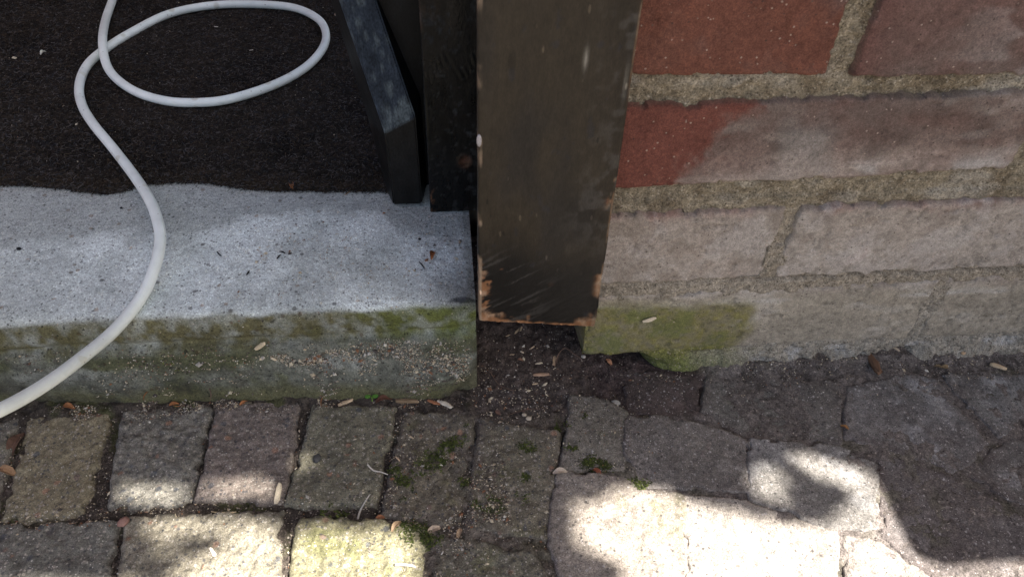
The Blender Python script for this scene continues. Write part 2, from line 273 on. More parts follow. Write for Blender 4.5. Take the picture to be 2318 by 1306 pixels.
M = {}
M['brick'] = material('brick_clay', 0.92, 0.25, grain=((0.7, 0.26), (2.2, 0.16)), bump=((1.1, 0.45), (0.5, 0.22)), pebbles=(1.2, 0.03, (.05, .035, .03), (.36, .28, .23)))
M['mortar'] = material('lime_mortar', 0.95, 0.2, grain=((0.9, 0.42), (3.0, 0.28)), bump=((1.4, 0.9), (0.6, 0.4)), pebbles=[(1.4, 0.26, (.07, .054, .038), (.32, .28, .22)), (0.8, 0.16, (.06, .047, .034), (.36, .32, .26))])
M['concrete'] = material('weathered_concrete', 0.9, 0.3, grain=((0.8, 0.32), (2.4, 0.18)), bump=((1.2, 0.4), (0.5, 0.2)), relp=True, pebbles=[(1.6, 0.17, (.16, .15, .15), (1.3, 1.25, 1.15)), (3.2, 0.03, (.16, .15, .15), (.60, .45, .36)), (0.8, 0.25, (.30, .29, .28), (1.65, 1.65, 1.65))])
M['paver'] = material('paver_concrete', 0.88, 0.35, grain=((0.7, 0.45), (3.2, 0.22)), bump=((1.3, 0.6), (0.5, 0.3)), pebbles=[(2.0, 0.38, (.05, .05, .055), (.30, .27, .23)), (4.6, 0.09, (.06, .065, .075), (.26, .15, .10)), (0.8, 0.10, (.03, .03, .03), (.5, .47, .42))])
M['dusty'] = material('dusty_paver', 0.92, 0.25, grain=((0.7, 0.42), (2.4, 0.22)), bump=((0.9, 0.4), (0.45, 0.25)), pebbles=[(1.8, 0.14, (.05, .045, .045), (.36, .34, .33)), (0.7, 0.10, (.03, .025, .025), (.52, .48, .46))])
M['soil'] = material('dark_soil', 1.0, 0.1, grain=((0.8, 0.45), (3.0, 0.3)), bump=((1.0, 0.7), (0.5, 0.3)), pebbles=(1.3, 0.1, (.02, .015, .012), (.4, .35, .3)))
M['paint'] = material('old_dark_paint', 0.4, 0.22, grain=((0.6, 0.14), (2.0, 0.14), (9.0, 0.12)), bump=((3.0, 0.16), (0.7, 0.08)), relp=True, pebbles=[(1.6, 0.025, (.35, .35, .4), (3.2, 3.2, 3.2)), (4.5, 0.03, (.3, .3, .32), (1.5, 1.5, 1.5))], use_rgh=True, stretch=(1, 1, 0.35))
M['black'] = material('black_gloss_paint', 0.3, 0.16, grain=((1.0, 0.4), (6.0, 0.3)), bump=((5.0, 0.25), (0.8, 0.06)), use_rgh=True, stretch=(1, 1, 0.5))
M['mat'] = material('felt_mat', 1.0, 0.05, grain=((1.1, 0.55), (4.0, 0.35)), bump=((1.2, 1.0), (0.5, 0.6)))
M['fibre'] = material('felt_fibre', 0.9, 0.15, grain=(), bump=())
M['cable'] = material('white_cable_sheath', 0.36, 0.45, grain=((0.6, 0.03), (9.0, 0.06), (45.0, 0.12)), bump=((0.8, 0.03),), colour=(.76, .80, .76), relp=True, pebbles=[(1.3, 0.008, (.25, .22, .2), (.6, .55, .5)), (7.0, 0.03, (.72, .68, .6), (.85, .82, .75))])
M['chip'] = material('raw_wood', 0.8, 0.25, grain=((0.5, 0.2),), bump=((0.5, 0.15),))
M['moss'] = material('moss_green', 0.9, 0.2, grain=((1.0, 0.3),), bump=())
M['leaf'] = material('shrub_leaf', 0.5, 0.4, grain=((20.0, 0.2),), bump=(), colour=(.05, .10, .025), transl=0.15)
M['bark'] = material('shrub_bark', 0.9, 0.2, grain=((6.0, 0.3),), bump=((4.0, 1.5),), colour=(.10, .075, .055))
M['tablewood'] = material('table_wood', 0.6, 0.3, grain=((4.0, 0.25),), bump=((2.0, 0.2),), colour=(.20, .13, .08), stretch=(0.1, 1, 1))
M['earth'] = material('far_ground', 0.95, 0.2, grain=((15.0, 0.3), (90.0, 0.2)), bump=((8.0, 2.0),), colour=(.15, .13, .11))

# ------------------------------------------------------------------ pavement (structure) and its pavers
pavement = empty('pavement'); tag(pavement, kind='structure')
def paver(poly, ztop, colr, seed, mat='paver', R=3.6, tilt=(0, 0), rough=1.0, white=0.0, moss=0.0, dust=0.0, dustcol=(.105, .085, .078), wob=1.4, chips=True):
    poly = np.array(poly, float)
    if mat == 'dusty': ztop = ztop*.55
    else: colr = np.array(colr)*np.array((.93, .90, .82))
    if -60 < poly[:, 1].max() < -2 and poly[:, 0].max() < -200: poly[:2, 1] -= 5.0
    x0, y0 = poly.min(0)-5; x1, y1 = poly.max(0)+5
    st = 0.9
    X, Y = np.meshgrid(np.arange(x0, x1, st), np.arange(y0, y1, st), indexing='ij')
    d = poly_sd(X, Y, poly) + (1.0 if mat == 'paver' else 2.4) + fbm(X, Y, 0, 14, 3, seed)*wob + fbm(X, Y, 0, 4, 2, seed+5)*0.5
    if chips: d = d - 2.2*sstep(0.35, 0.8, fbm(X, Y, 0, 9, 2, seed+60))*sstep(9, 2, d)
    e = np.clip(d, 0, R); rnd = (R-np.sqrt(np.maximum(R*R-(R-e)**2, 0)))*0.75
    cx, cy = poly.mean(0)
    Z = ztop + tilt[0]*(X-cx) + tilt[1]*(Y-cy) - rnd
    rel = fbm(X, Y, 0, 26, 3, seed+9)*0.9 + (fbm(X, Y, 0, 5, 3, seed+3)*0.75 + fbm(X, Y, 0, 1.9, 2, seed+4)*0.35)*rough
    Z = Z + rel
    Z = np.where(d < 0, Z + d*5.0, Z)
    tone = fbm(X, Y, 0, 22, 3, seed+21)
    fine = fbm(X, Y, 0, 3.5, 3, seed+22)
    c = np.array(colr)*(1+0.16*tone+0.20*fine)[..., None]
    ww = sstep(0.15, 0.75, fbm(X, Y, 0, 24, 4, seed+31)+white-0.5)*min(1, white*1.6) if white else 0*X
    c = mix(c, np.array((.42, .42, .43))*(1+.2*fine)[..., None], ww*0.55)
    mo = sstep(0.25, 0.7, fbm(X, Y, 0, 18, 4, seed+41)+moss-0.4)*min(1, moss*1.5) if moss else 0*X
    c = mix(c, np.array((.10, .105, .03))*(1+.3*fine)[..., None], mo*0.8)
    if dust:
        du = np.clip(sstep(9, -1, d)*0.85 + sstep(0.0, 0.7, fbm(X, Y, 0, 30, 3, seed+51))*0.6, 0, 1)*dust
        c = mix(c, np.array(dustcol)*(1+.15*fine)[..., None], du)
    c = mix(c, np.array((.05, .042, .036)), sstep(1.0, -2.0, d)*(0.0 if mat == 'dusty' else 0.75))
    P = np.stack([X, Y, Z], -1); keep = d > -3.2
    h_add(P[keep])
    me = grid_mesh('paver', P, keep, c)
    link('paver', me, pavement, M[mat])

G = (.165, .16, .145)
paver(PAV['P00'], 0, (.15, .14, .12), 1); paver(PAV['P0'], -1, (.16, .15, .135), 2, moss=.2)
paver(PAV['P1'], .5, (.185, .165, .120), 3, tilt=(.01, -.01), R=4.5)
paver(PAV['P2'], .8, (.165, .160, .150), 4, rough=1.6, R=4.5, tilt=(-.02, .01))
paver(PAV['P3'], .3, (.170, .146, .138), 5, rough=.9)
paver(PAV['P4'], .0, (.165, .158, .125), 6, rough=.9, moss=.15)
paver(PAV['P5'], -.3, (.15, .135, .11), 7, moss=.45, dust=.7, rough=1.2, dustcol=(.12, .105, .085))
paver(PAV['P6'], .4, (.150, .138, .112), 8, moss=.30, rough=.8, dust=.35, tilt=(.01, .02))
paver(PAV['Q0'], -.2, (.150, .148, .140), 9)
paver(PAV['Q1'], .3, (.20, .185, .155), 10, rough=1.3, R=4.5)
paver(PAV['Q2'], .3, (.20, .19, .13), 11, moss=.4, rough=1.3)
paver(PAV['Q3'], -.6, (.15, .145, .12), 12, moss=.25, dust=.4)
RD = dict(mat='dusty', R=1.6, rough=.5, wob=1.0)
paver(PAV['R1'], 1.5, (.175, .160, .135), 13, moss=.25, dust=.25, **RD)
paver(PAV['R2'], 1.0, (.165, .150, .138), 14, dust=.2, **RD)
paver(PAV['R3'], 1.2, (.24, .21, .18), 15, moss=.3, dust=.5, dustcol=(.19, .165, .145), **RD)  # this paver and the next lightened so the sun patch burns out
paver(PAV['R3b'], 1.3, (.30, .27, .24), 26, dust=.5, dustcol=(.27, .24, .21), **RD)
paver(PAV['R4'], 1.3, (.19, .178, .165), 16, white=.35, dust=.2, **RD)
paver(PAV['R5'], -.2, (.150, .140, .128), 17, dust=.55, moss=.1, **RD)
paver(PAV['R6'], 1.0, (.165, .155, .150), 18, white=.45, dust=.6, **RD)
paver(PAV['R7'], .6, (.17, .165, .16), 19, white=.5, dust=.6, **RD)
paver(PAV['R8'], .2, (.15, .138, .13), 20, white=.25, dust=.6, **RD)
paver(PAV['R9'], -.3, (.135, .12, .115), 21, white=.12, dust=.7, **RD)
paver(PAV['R10'], 1.2, (.25, .225, .20), 22, dust=.4, **RD)
paver(PAV['D1'], -2.6, (.085, .066, .061), 23, dust=.9, dustcol=(.075, .057, .053), **RD)
# pavers beyond the picture, towards the garden
k = 30
for row in range(3):
    for i in range(9):
        x = -540+i*105+(row % 2)*50; y = -165-row*68-0.02*i
        if row == 0 and False: continue
        paver([[x, y-62], [x+98, y-62], [x+98, y-(18 if row == 0 else 0)], [x, y-(18 if row == 0 else 0)]], 0, (.17, .155, .135), k, dust=.3, rough=.8); k += 1
for i, (x, y) in enumerate([(215, -20), (215, -88), (320, -20), (320, -88), (425, -20), (425, -88)]):
    paver([[x, y-62], [x+98, y-62], [x+98, y], [x, y]], 0, (.155, .14, .13), k+i, mat='dusty', dust=.6)
for i in range(4):
    paver([[-585-i*54, -78], [-536-i*54, -78], [-536-i*54, -5], [-585-i*54, -5]], 0, (.16, .15, .135), k+10+i)
    paver([[-585-i*54, -150], [-536-i*54, -150], [-536-i*54, -85], [-585-i*54, -85]], 0, (.16, .15, .135), k+20+i)

# ------------------------------------------------------------------ soil and sand between the pavers
def soil_z(X, Y):
    right = sstep(-125, -70, X)
    base = -3.5*(1-right) - .25*right
    base = base + 4.6*sstep(-24, -9, Y)*(1-sstep(-185, -165, X))             # crumbs banked against the sill
    base = np.maximum(base, -4.6+2.7*sstep(-222, -205, X)*sstep(-140, -120, -np.abs(X+170)*2.2))
    base = np.where((X > -172) & (X < -60), np.maximum(base, -3.0+2.2*sstep(-60, -30, Y)), base)
    hole = sstep(-171, -160, X)*(1-sstep(-92, -60, X))
    base = base*(1-hole*sstep(-45, -15, Y)) + hole*sstep(-45, -15, Y)*(-3.0+0.16*np.clip(Y+15, 0, 90))
    dark = sstep(-100, -85, X)*(1-sstep(-22, -5, X))*sstep(-40, -32, Y)
    base = base - 1.6*dark
    base = base + 4.8*sstep(-60, -20, X)*sstep(-11, -1, Y)*(.55+.6*vnoise(X/14, Y/14, 0*X, 120))
    return base
X, Y = np.meshgrid(np.arange(-640, 460, 1.15), np.arange(-240, 122, 1.15), indexing='ij')
n1 = fbm(X, Y, 0, 12, 3, 101); n2 = fbm(X, Y, 0, 3.4, 3, 102); n3 = vnoise(X/1.5, Y/1.5, 0*X, 103)-.5
holem = sstep(-171, -160, X)*(1-sstep(-92, -55, X))*sstep(-48, -20, Y)
right = sstep(-125, -70, X)
amp = 1.0*(1-right*(1-holem))+.45*right*(1-holem)
Z = soil_z(X, Y) + amp*(1-.5*holem)*(1.1*n1 + 1.0*n2 + 1.2*n3) + holem*.5*n2
c = mix(np.array((.060, .050, .042)), np.array((.138, .120, .111)), right)
c = mix(c, np.array((.078, .060, .052)), holem*sstep(-25, 0, Y))
c = mix(c, np.array((.105, .086, .078)), holem*(1-sstep(-25, 0, Y))*.8)
darkm = sstep(-100, -85, X)*(1-sstep(-25, -12, X))*sstep(-42, -32, Y)
c = mix(c, np.array((.070, .052, .049)), darkm)
dusty5 = sstep(-224, -205, X)*(1-sstep(-130, -112, X))*sstep(-20, -34, Y)
c = mix(c, np.array((.125, .108, .092)), dusty5*.85)
c = c*(1+.3*n2+.2*n1)[..., None]
c = mix(c, np.array((.07, .08, .025)), sstep(.25, .7, fbm(X, Y, 0, 20, 3, 109))*.5*(1-right*.6)*(1-holem)*(1-.6*dusty5))
P = np.stack([X, Y, Z], -1); h_add(P)
soil = link('soil', grid_mesh('soil', P, None, c), None, M['soil']); tag(soil, kind='structure')
# the ground goes on to the horizon
gr = 400000.0
V = [[-gr, -gr, -14], [gr, -gr, -14], [gr, gr, -14], [-gr, gr, -14]]
ground = link('ground', raw_mesh('ground', V, [[0, 1, 2, 3]]), None, M['earth']); tag(ground, kind='structure')

# ------------------------------------------------------------------ concrete sill
SX0, SX1 = -760.0, -163.0
prof = np.array([(150, 66), (112, 65.6), (60, 64.6), (14, 63.3), (6, 62.6), (2.5, 61.2), (.6, 58.5), (0, 54), (.6, 47), (0.4, 43.5), (-1.2, 41), (-4, 38), (-8.5, 26), (-12, 13), (-14, 3), (-14.5, -12)], float)
seg = np.r_[0, np.cumsum(np.hypot(*np.diff(prof, axis=0).T))]
T = np.arange(0, seg[-1], 0.9)
py = np.interp(T, seg, prof[:, 0]); pz = np.interp(T, seg, prof[:, 1])
# smooth the profile
ker = np.ones(5)/5
py = np.convolve(np.pad(py, 2, 'edge'), ker, 'valid'); pz = np.convolve(np.pad(pz, 2, 'edge'), ker, 'valid')
ny = np.gradient(pz); nz = -np.gradient(py); ln = np.hypot(ny, nz); ny, nz = ny/ln, nz/ln   # outward (up / front)
xs = np.r_[np.arange(SX0, -500, 4.0), np.arange(-500, SX1-1.5, 1.0), SX1-1.2, SX1-.5, SX1]
def sill_pt(X, ti):
    """X array, ti index array -> position with the bottom drawn back towards the left"""
    low = sstep(40, 0, pz[ti]); lf = np.clip((SX1-X)/250, 0, 1.2)
    return py[ti] + low*lf*9.0, pz[ti] + (pz[ti] > 55)*0.006*(SX1-X)*sstep(60, 0, py[ti])
Xg, Ti = np.meshgrid(xs, np.arange(len(T)), indexing='ij')
Yg, Zg = sill_pt(Xg, Ti)
top = (sstep(50, 60, Zg))
rel = fbm(Xg, Yg, Zg, 45, 3, 201)*1.9*(1-.6*top) + fbm(Xg, Yg, Zg, 8, 3, 202)*(.45-.22*top) + fbm(Xg, Yg, Zg, 2.2, 2, 203)*(.32-.12*top)
low = 1-sstep(36, 44, Zg)
rel = rel + low*fbm(Xg, Yg, Zg, 16, 3, 204)*1.0 - 2.4*np.exp(-((Zg-44-1.5*fbm(Xg, 0, 0, 40, 2, 207))/2.0)**2)*(Yg < 8)
edge = sstep(SX1-7, SX1, Xg)
rel = rel - 2.0*edge**2
chipm = sstep(0, 14, (Xg-(SX1-16)) + (18-Zg)*0.75 - 6 + 2*fbm(Xg, Yg, Zg, 6, 2, 205))*low
rel = rel - 6.0*chipm
Yd = Yg - (-ny[Ti])*0 + ny[Ti]*rel*1.0; Zd = Zg + nz[Ti]*rel
# outward normal check: front face should move to -y for positive rel
if ny[-6] > 0: Yd = Yg - ny[Ti]*rel; Zd = Zg - nz[Ti]*rel if nz[3] < 0 else Zg + nz[Ti]*rel
nb = fbm(Xg, Yg, Zg, 38, 4, 211); nf = fbm(Xg, Yg, Zg, 5, 3, 212); nm = fbm(Xg, Yg, Zg, 16, 3, 213)
c = np.array((.50, .54, .52))*(1+.16*nb+.12*nf)[..., None]
bandy = np.interp(Xg, [-470, -447, -344, -265, -223, -190], [62, 66, 70, 86, 82, 60])
smooth_back = sstep(-6, 8, Yg-bandy+8*nm)
c = mix(c, np.array((.32, .34, .325))*(1+.06*nm+.05*nf)[..., None], smooth_back*(top > .5)*.85)
pale = sstep(.1, .8, nb+.35)*(1-smooth_back)*top
c = mix(c, np.array((.72, .77, .75)), pale*.55)
stain = sstep(-205, -170, Xg)*sstep(48, 10, Yg+6*nm)*top
c = mix(c, np.array((.22, .215, .19)), stain*.75)
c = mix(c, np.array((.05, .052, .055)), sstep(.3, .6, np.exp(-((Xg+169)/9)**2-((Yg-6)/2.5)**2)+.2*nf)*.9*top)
c = mix(c, np.array((.23, .225, .19)), sstep(-330, -460, Xg)*sstep(30, 8, Yg+8*nm)*top*.25)
riser = sstep(62.8, 60.0, Zg+1.2*nm)*sstep(27, 41, Zg+4*nm)*(Yg < 12)
c = mix(c, mix(np.array((.098, .090, .046)), np.array((.095, .108, .030)), sstep(-260, -175, Xg+25*nm))*(1+.25*nf)[..., None], riser*np.clip(.90+.28*nf+.22*nm, 0, 1))
lowc = mix(np.array((.20, .205, .17)), np.array((.105, .11, .06)), sstep(-.1, .7, nb+.25*nf+.75*sstep(22, 38, Zg)-.1))
lowc = lowc*.64
lowc = mix(lowc, np.array((.22, .23, .215)), sstep(.1, .7, fbm(Xg*.35, Yg, Zg, 14, 3, 215)+.3*nf-.45*sstep(26, 38, Zg))*.5)
lowm = low*(Yg < 14)
c = mix(c, lowc*(1+.30*nf+.25*fbm(Xg, Yg, Zg, 2.0, 2, 214))[..., None], lowm)
c = mix(c, np.array((.10, .095, .045)), sstep(17, 4, Zg+4*nm)*lowm*.85)
c = mix(c, np.array((.09, .085, .06)), chipm*.5)
c = mix(c, np.array((.055, .050, .036))*(1+.3*nf)[..., None], sstep(-.1, .5, nm+sstep(-370, -420, Xg)*.6-.35)*sstep(34, 14, Zg+5*nm)*lowm*.75)
P = np.stack([Xg, Yd, Zd], -1)
# end face at the right: fold the last column inwards
endc = P[-1].copy(); endc[:, 0] = SX1-.2; endc[:, 1] = 70; endc[:, 2] = 20
P2 = np.concatenate([P, endc[None]], 0); c2 = np.concatenate([c, c[-1:]*.8], 0)
h_add(P[(Xg > -700)])
sill = link('door_sill', grid_mesh('door_sill', P2, None, c2), None, M['concrete'])
tag(sill, 'weathered pale concrete door sill with a mossy green front edge', 'door sill')
SILLP = P

# ------------------------------------------------------------------ brick wall
wall = empty('brick_wall'); tag(wall, 'red brick wall with sandy mortar, smeared grey near the ground', 'brick wall')
def wall_fields(X, Z):
    f = {}
    f['a'] = fbm(X, Z, 0, 42, 4, 301); f['b'] = fbm(X, Z, 0, 13, 4, 302); f['c'] = fbm(X, Z, 0, 3.2, 3, 303); f['d'] = fbm(X*.35, Z, 0, 12, 3, 304)
    return f
def smear(X, Z, f):
    s = sstep(134, 120, Z+4*f['b'])*.93
    r2 = ((Z > 140) & (Z < 197))
    edge = np.interp(Z, [143, 165, 190], [-66, -58, -30])
    s2 = sstep(-10, 14, X-edge+11*f['b']+7*f['c']+4*f['d'])*(.84+.10*f['a']+.12*sstep(172, 148, Z)+.14*f['d']+.12*f['b'])
    s = np.where(r2, s2, s)
    r1 = Z >= 197
    s1 = .05+.28*sstep(8, 30, X)+.30*np.clip(f['a'], 0, 1)*sstep(-20, 40, X)+.10*sstep(.3, .9, f['b'])
    return np.clip(np.where(r1, s1, s), 0, 1)
def moss_m(X, Z, f):
    r = np.interp(Z, [0, 16, 30, 60], [-20, -2, 7, 4])
    m = sstep(4, -9, X-r+4*f['b'])*sstep(62, 50, Z+3*f['b']-.10*np.clip(-40-X, 0, 50))
    return np.clip(m*(.92+.2*f['b']+.3*f['c']+.35*sstep(24, 8, Z)), 0, 1)
def wall_colour(X, Z, f, brickcol, row):
    purple = np.array((.115, .066, .056))
    c = mix(np.array(brickcol), purple, sstep(-.2, .8, f['a']+.3*f['b']+(.45 if row == 1 else .1)*sstep(-60, 20, X)-.1))
    c = c*(1+.10*f['b']+.12*f['c'])[..., None]
    s = smear(X, Z, f)
    sc = mix(np.array((.345, .305, .262)), np.array((.215, .182, .155)), sstep(-.3, .8, f['b']+.3*f['c']))
    sc = np.where((Z > 197)[..., None], sc*np.array((.47, .44, .44)), np.where((Z > 137)[..., None], sc*(np.array((.42, .395, .40))*(1+.75*sstep(176, 150, Z+6*f['b']-.03*X)+.35*sstep(.1, .6, f['d']))[..., None]), sc))
    sc = mix(sc, np.array((.32, .30, .28)), np.where(Z > 137, .22*sstep(-.1, .7, f['a']), .15*sstep(-.3, .5, f['a'])))
    sc = mix(sc, np.array((.285, .258, .208)), sstep(70, 60, Z)*.85)
    c = mix(c, sc*(1+.20*f['c']+.10*f['d']+.10*f['b'])[..., None], s)
    ef = sstep(.25, .8, f['d']+.4*f['b'])*np.where(Z > 197, .35*sstep(40, 90, X), np.where(Z > 137, .22*sstep(-20, 30, X), .4))
    ef = ef+.75*np.exp(-((Z-149-.03*X)/4.5)**2)*sstep(-20, 40, X)*sstep(-.3, .4, f['b'])
    ef = ef+.7*np.exp(-((Z-72-1.5*f['a'])/3.0)**2)*sstep(20, -60, X)*sstep(-.4, .3, f['d'])+.55*np.exp(-((Z-58)/1.6)**2)*sstep(.0, .4, f['d'])
    c = mix(c, np.array((.46, .44, .42)), np.clip(ef, 0, 1)*.6)
    chip = np.exp(-(((X-54)-(Z-90)*.55)/7)**2-((Z-91)/8)**2)
    c = mix(c, np.array((.42, .35, .32)), sstep(.45, .65, chip+.12*f['b'])*.7)
    mo = moss_m(X, Z, f)
    c = mix(c, mix(np.array((.155, .140, .040)), np.array((.115, .125, .032)), sstep(-.5, .6, f['b']))*(1+.22*f['c'])[..., None], mo*.88)
    return c
BR = [  # row, corners (x,z) anticlockwise from lower left, base colour
    (1, [(-96, 206.5), (-1, 205.8), (-1, 256), (-96, 256)], (.14, .053, .035)),
    (1, [(13, 203.6), (222, 203.2), (222, 255), (13, 255)], (.13, .062, .052)),
    (1, [(236, 204), (430, 204), (430, 255), (236, 255)], (.27, .09, .06)),
    (2, [(-96, 143.2), (118, 148), (119, 194), (-96, 190.5)], (.145, .053, .039)),
    (2, [(131, 148), (340, 148), (340, 194), (131, 194)], (.26, .09, .06)),
    (2, [(353, 147), (430, 147), (430, 194), (353, 194)], (.26, .09, .06)),
    (3, [(-96, 76), (2, 76.2), (3, 126.5), (-96, 126.5)], (.25, .10, .07)),
    (3, [(8, 76), (218, 77), (218, 131), (12, 126.5)], (.22, .12, .10)),
    (3, [(231, 77), (430, 77), (430, 130), (231, 130)], (.22, .12, .10)),
    (4, [(-97.5, 16), (113, 17), (113, 68.5), (-97.5, 66.5)], (.22, .14, .10)),
    (4, [(119, 18), (330, 18), (330, 70), (119, 70)], (.22, .14, .10)),
    (4, [(342, 18), (430, 18), (430, 64), (342, 64)], (.22, .14, .10)),
    (0, [(-96, 270), (118, 270), (118, 319), (-96, 319)], (.28, .09, .055)),
    (0, [(131, 270), (340, 270), (340, 319), (131, 319)], (.26, .09, .06)),
]
ALLD = None
xw = np.arange(-97.5, 432, 1.0); zw = np.arange(-12, 332, 1.0)
WX, WZ = np.meshgrid(xw, zw, indexing='ij')
dbr = np.full(WX.shape, -99.0)
for i, (row, poly, bc) in enumerate(BR):
    poly = np.array(poly, float)
    x0, z0 = poly.min(0)-4; x1, z1 = poly.max(0)+4
    X, Z = np.meshgrid(np.arange(x0, x1, .95), np.arange(z0, z1, .95), indexing='ij')
    f = wall_fields(X, Z)
    wob = 1.5 if row in (3, 4) else .7
    d = poly_sd(X, Z, poly)+wob*fbm(X, Z, 0, 11, 3, 330+i)+.3*fbm(X, Z, 0, 3, 2, 350+i)
    R = 3.0 if row in (3, 4) else 2.2
    d = d-1.8*sstep(.4, .8, fbm(X, Z, 0, 7, 2, 390+i))*sstep(6, 1, d)
    pit = sstep(.62, .85, fbm(X, Z, 0, 4.5, 3, 410+i))*(.6 if row < 3 else 1)
    e = np.clip(d, 0, R); rnd = (R-np.sqrt(np.maximum(R*R-(R-e)**2, 0)))*.7
    off = {0: 0, 1: -.4, 2: 0.2, 3: -.6, 4: -.8}[row]
    Yb = off+rnd-.55*fbm(X, Z, 0, 40, 3, 370+i)-.28*f['b']-.13*f['c']*(1 if row > 1 else .5)
    Yb = np.where(d < 0, Yb-d*7, Yb)
    if row == 4 and i == 9:
        Yb = np.where(X < -97.5, np.maximum(Yb, 2)+np.clip(-97.5-X, 0, 9)*9, Yb)
    c = wall_colour(X, Z, f, bc, row)
    c = mix(c, np.array((.22, .185, .135)), sstep(.8, -1.5, d)*.7)
    Yb = Yb+.7*pit; c = mix(c, c*.62, pit*.7)
    if row == 3: c = mix(c, np.array((.40, .365, .335)), sstep(.15, .7, f['a']*.6+f['b']*.7+.3*f['c'])*.55); c = mix(c, np.array((.15, .115, .09)), sstep(.3, .8, -f['b']+.4*f['c']-.004*(X+20))*.45)
    P = np.stack([X, Yb, Z], -1)
    b = link('brick', grid_mesh('brick', P, d > -3.0, c, flip=True), wall, M['brick'])
    dbr = np.maximum(dbr, poly_sd(WX, WZ, poly))
f = wall_fields(WX, WZ)
lowz = sstep(134, 112, WZ)
Ym = np.where(WZ > 134, 3.4, np.where(WZ > 100, 2.2, np.where(WZ > 50, -.3, -1.0)))+1.1*fbm(WX, WZ, 0, 8, 4, 401)+.75*fbm(WX, WZ, 0, 3, 2, 402)+.5*fbm(WX, WZ, 0, 40, 2, 403)
Ym = Ym-1.3*sstep(-40, 60, WX)*((WZ > 128) & (WZ < 150))
crack = np.exp(-((WZ-75.5-.004*WX-.5*f['b'])/1.0)**2)*sstep(-110, 40, WX+30*f['a'])
Ym = Ym+4.5*crack
foot = sstep(17, 14, WZ)
fy = -1.2-.20*np.clip(14-WZ, 0, 14)+1.8*f['b']+.8*f['c']+.35*np.clip(-30-WX, 0, 60)*sstep(14, 4, WZ)*.5
void = sstep(-.1, .7, np.exp(-((WX-58-0)/17)**2)*1.1+np.exp(-((WX-112)/24)**2)*1.1+np.exp(-((WX-160)/16)**2)*.8-.55+.45*f['b'])*sstep(11.5, 8.5, WZ+1.6*f['b']+1.5*sstep(60, 120, WX)*0)
fy = fy+8*void
fy = fy+40*sstep(-48, -84, WX+9*f['b']+1.1*(WZ-8))
Ym = Ym*(1-foot)+fy*foot
Ym = np.where(dbr > 3.5, 7.0, Ym)+.6*np.abs(fbm(WX, WZ, 0, 5, 3, 404))
mc = mix(np.array((.225, .190, .135)), np.array((.145, .116, .078)), sstep(-.3, .6, f['b']+.3*f['a']))
mc = mix(mc, np.array((.31, .285, .24)), sstep(.15, .8, f['d']+.25*sstep(20, 110, WX)*(WZ > 180))*.6)
mc = mix(mc, np.array((.27, .235, .19)), lowz*.75)
mc = mix(mc, np.array((.27, .25, .215)), sstep(70, 40, WZ)*.7)
mc = mc*(1+.16*f['c']+.08*f['b'])[..., None]
mc = mix(mc, mix(np.array((.155, .15, .035)), np.array((.12, .135, .034)), sstep(20, 8, WZ))*(1+.25*f['c'])[..., None], np.clip(np.where(WZ < 17, sstep(30, -40, WX+14*f['b']), moss_m(WX, WZ, f))*.9, 0, 1))
mc = mix(mc, np.array((.36, .36, .36)), foot*sstep(-10, 40, WX)*sstep(.0, .5, f['b'])*.5)
P = np.stack([WX, Ym, WZ], -1)
link('mortar', grid_mesh('mortar', P, None, mc, flip=True), wall, M['mortar'])

def box_mesh(name, lo, hi, bevel=0.0):
    import bmesh
    bm = bmesh.new(); bmesh.ops.create_cube(bm, size=1)
    lo = np.array(lo)*MM; hi = np.array(hi)*MM
    for v in bm.verts: v.co = Vector([(lo[i]+hi[i])/2 + v.co[i]*(hi[i]-lo[i]) for i in range(3)])
    if bevel: bmesh.ops.bevel(bm, geom=bm.edges[:], offset=bevel*MM, segments=2, affect='EDGES')
    me = bpy.data.meshes.new(name); bm.to_mesh(me); bm.free(); return me

# wall above and behind the picture
upmat = bpy.data.materials.new('brickwork_far'); upmat.use_nodes = True
_nt = upmat.node_tree; _b = _nt.nodes['Principled BSDF']; _bt = _nt.nodes.new('ShaderNodeTexBrick'); _tc = _nt.nodes.new('ShaderNodeNewGeometry'); _mp = _nt.nodes.new('ShaderNodeMapping')
_mp.inputs['Rotation'].default_value = (math.radians(90), 0, 0); _mp.inputs['Location'].default_value = (0, 0, 0)
_nt.links.new(_tc.outputs['Position'], _mp.inputs[0]); _nt.links.new(_mp.outputs[0], _bt.inputs['Vector'])
_bt.inputs['Scale'].default_value = 1.0; _bt.inputs['Brick Width'].default_value = .222; _bt.inputs['Row Height'].default_value = .063; _bt.inputs['Mortar Size'].default_value = .007
_bt.inputs['Color1'].default_value = (.28, .09, .055, 1); _bt.inputs['Color2'].default_value = (.2, .09, .07, 1); _bt.inputs['Mortar'].default_value = (.3, .25, .18, 1)
_nt.links.new(_bt.outputs[0], _b.inputs['Base Color']); _b.inputs['Roughness'].default_value = .9
link('upper_masonry', box_mesh('upper_masonry', (-96, 3, 331), (2200, 220, 2900)), wall, upmat)
link('side_masonry', box_mesh('side_masonry', (431, 3, -10), (2200, 220, 331)), wall, upmat)
link('core_masonry', box_mesh('core_masonry', (-85, 60, -10), (431, 220, 331)), wall, upmat)
link('lintel_masonry', box_mesh('lintel_masonry', (-1300, 5, 2150), (-96.5, 220, 2900)), wall, upmat)
lw = link('brick_pier', box_mesh('brick_pier', (-2400, 4, -10), (-1080, 220, 2149)), None, upmat); tag(lw, 'brick pier on the far left side of the doorway', 'brick pier')
fl = link('porch_floor', box_mesh('porch_floor', (-1079, 150, -10), (-100, 900, 62)), None, M['earth']); tag(fl, kind='structure')

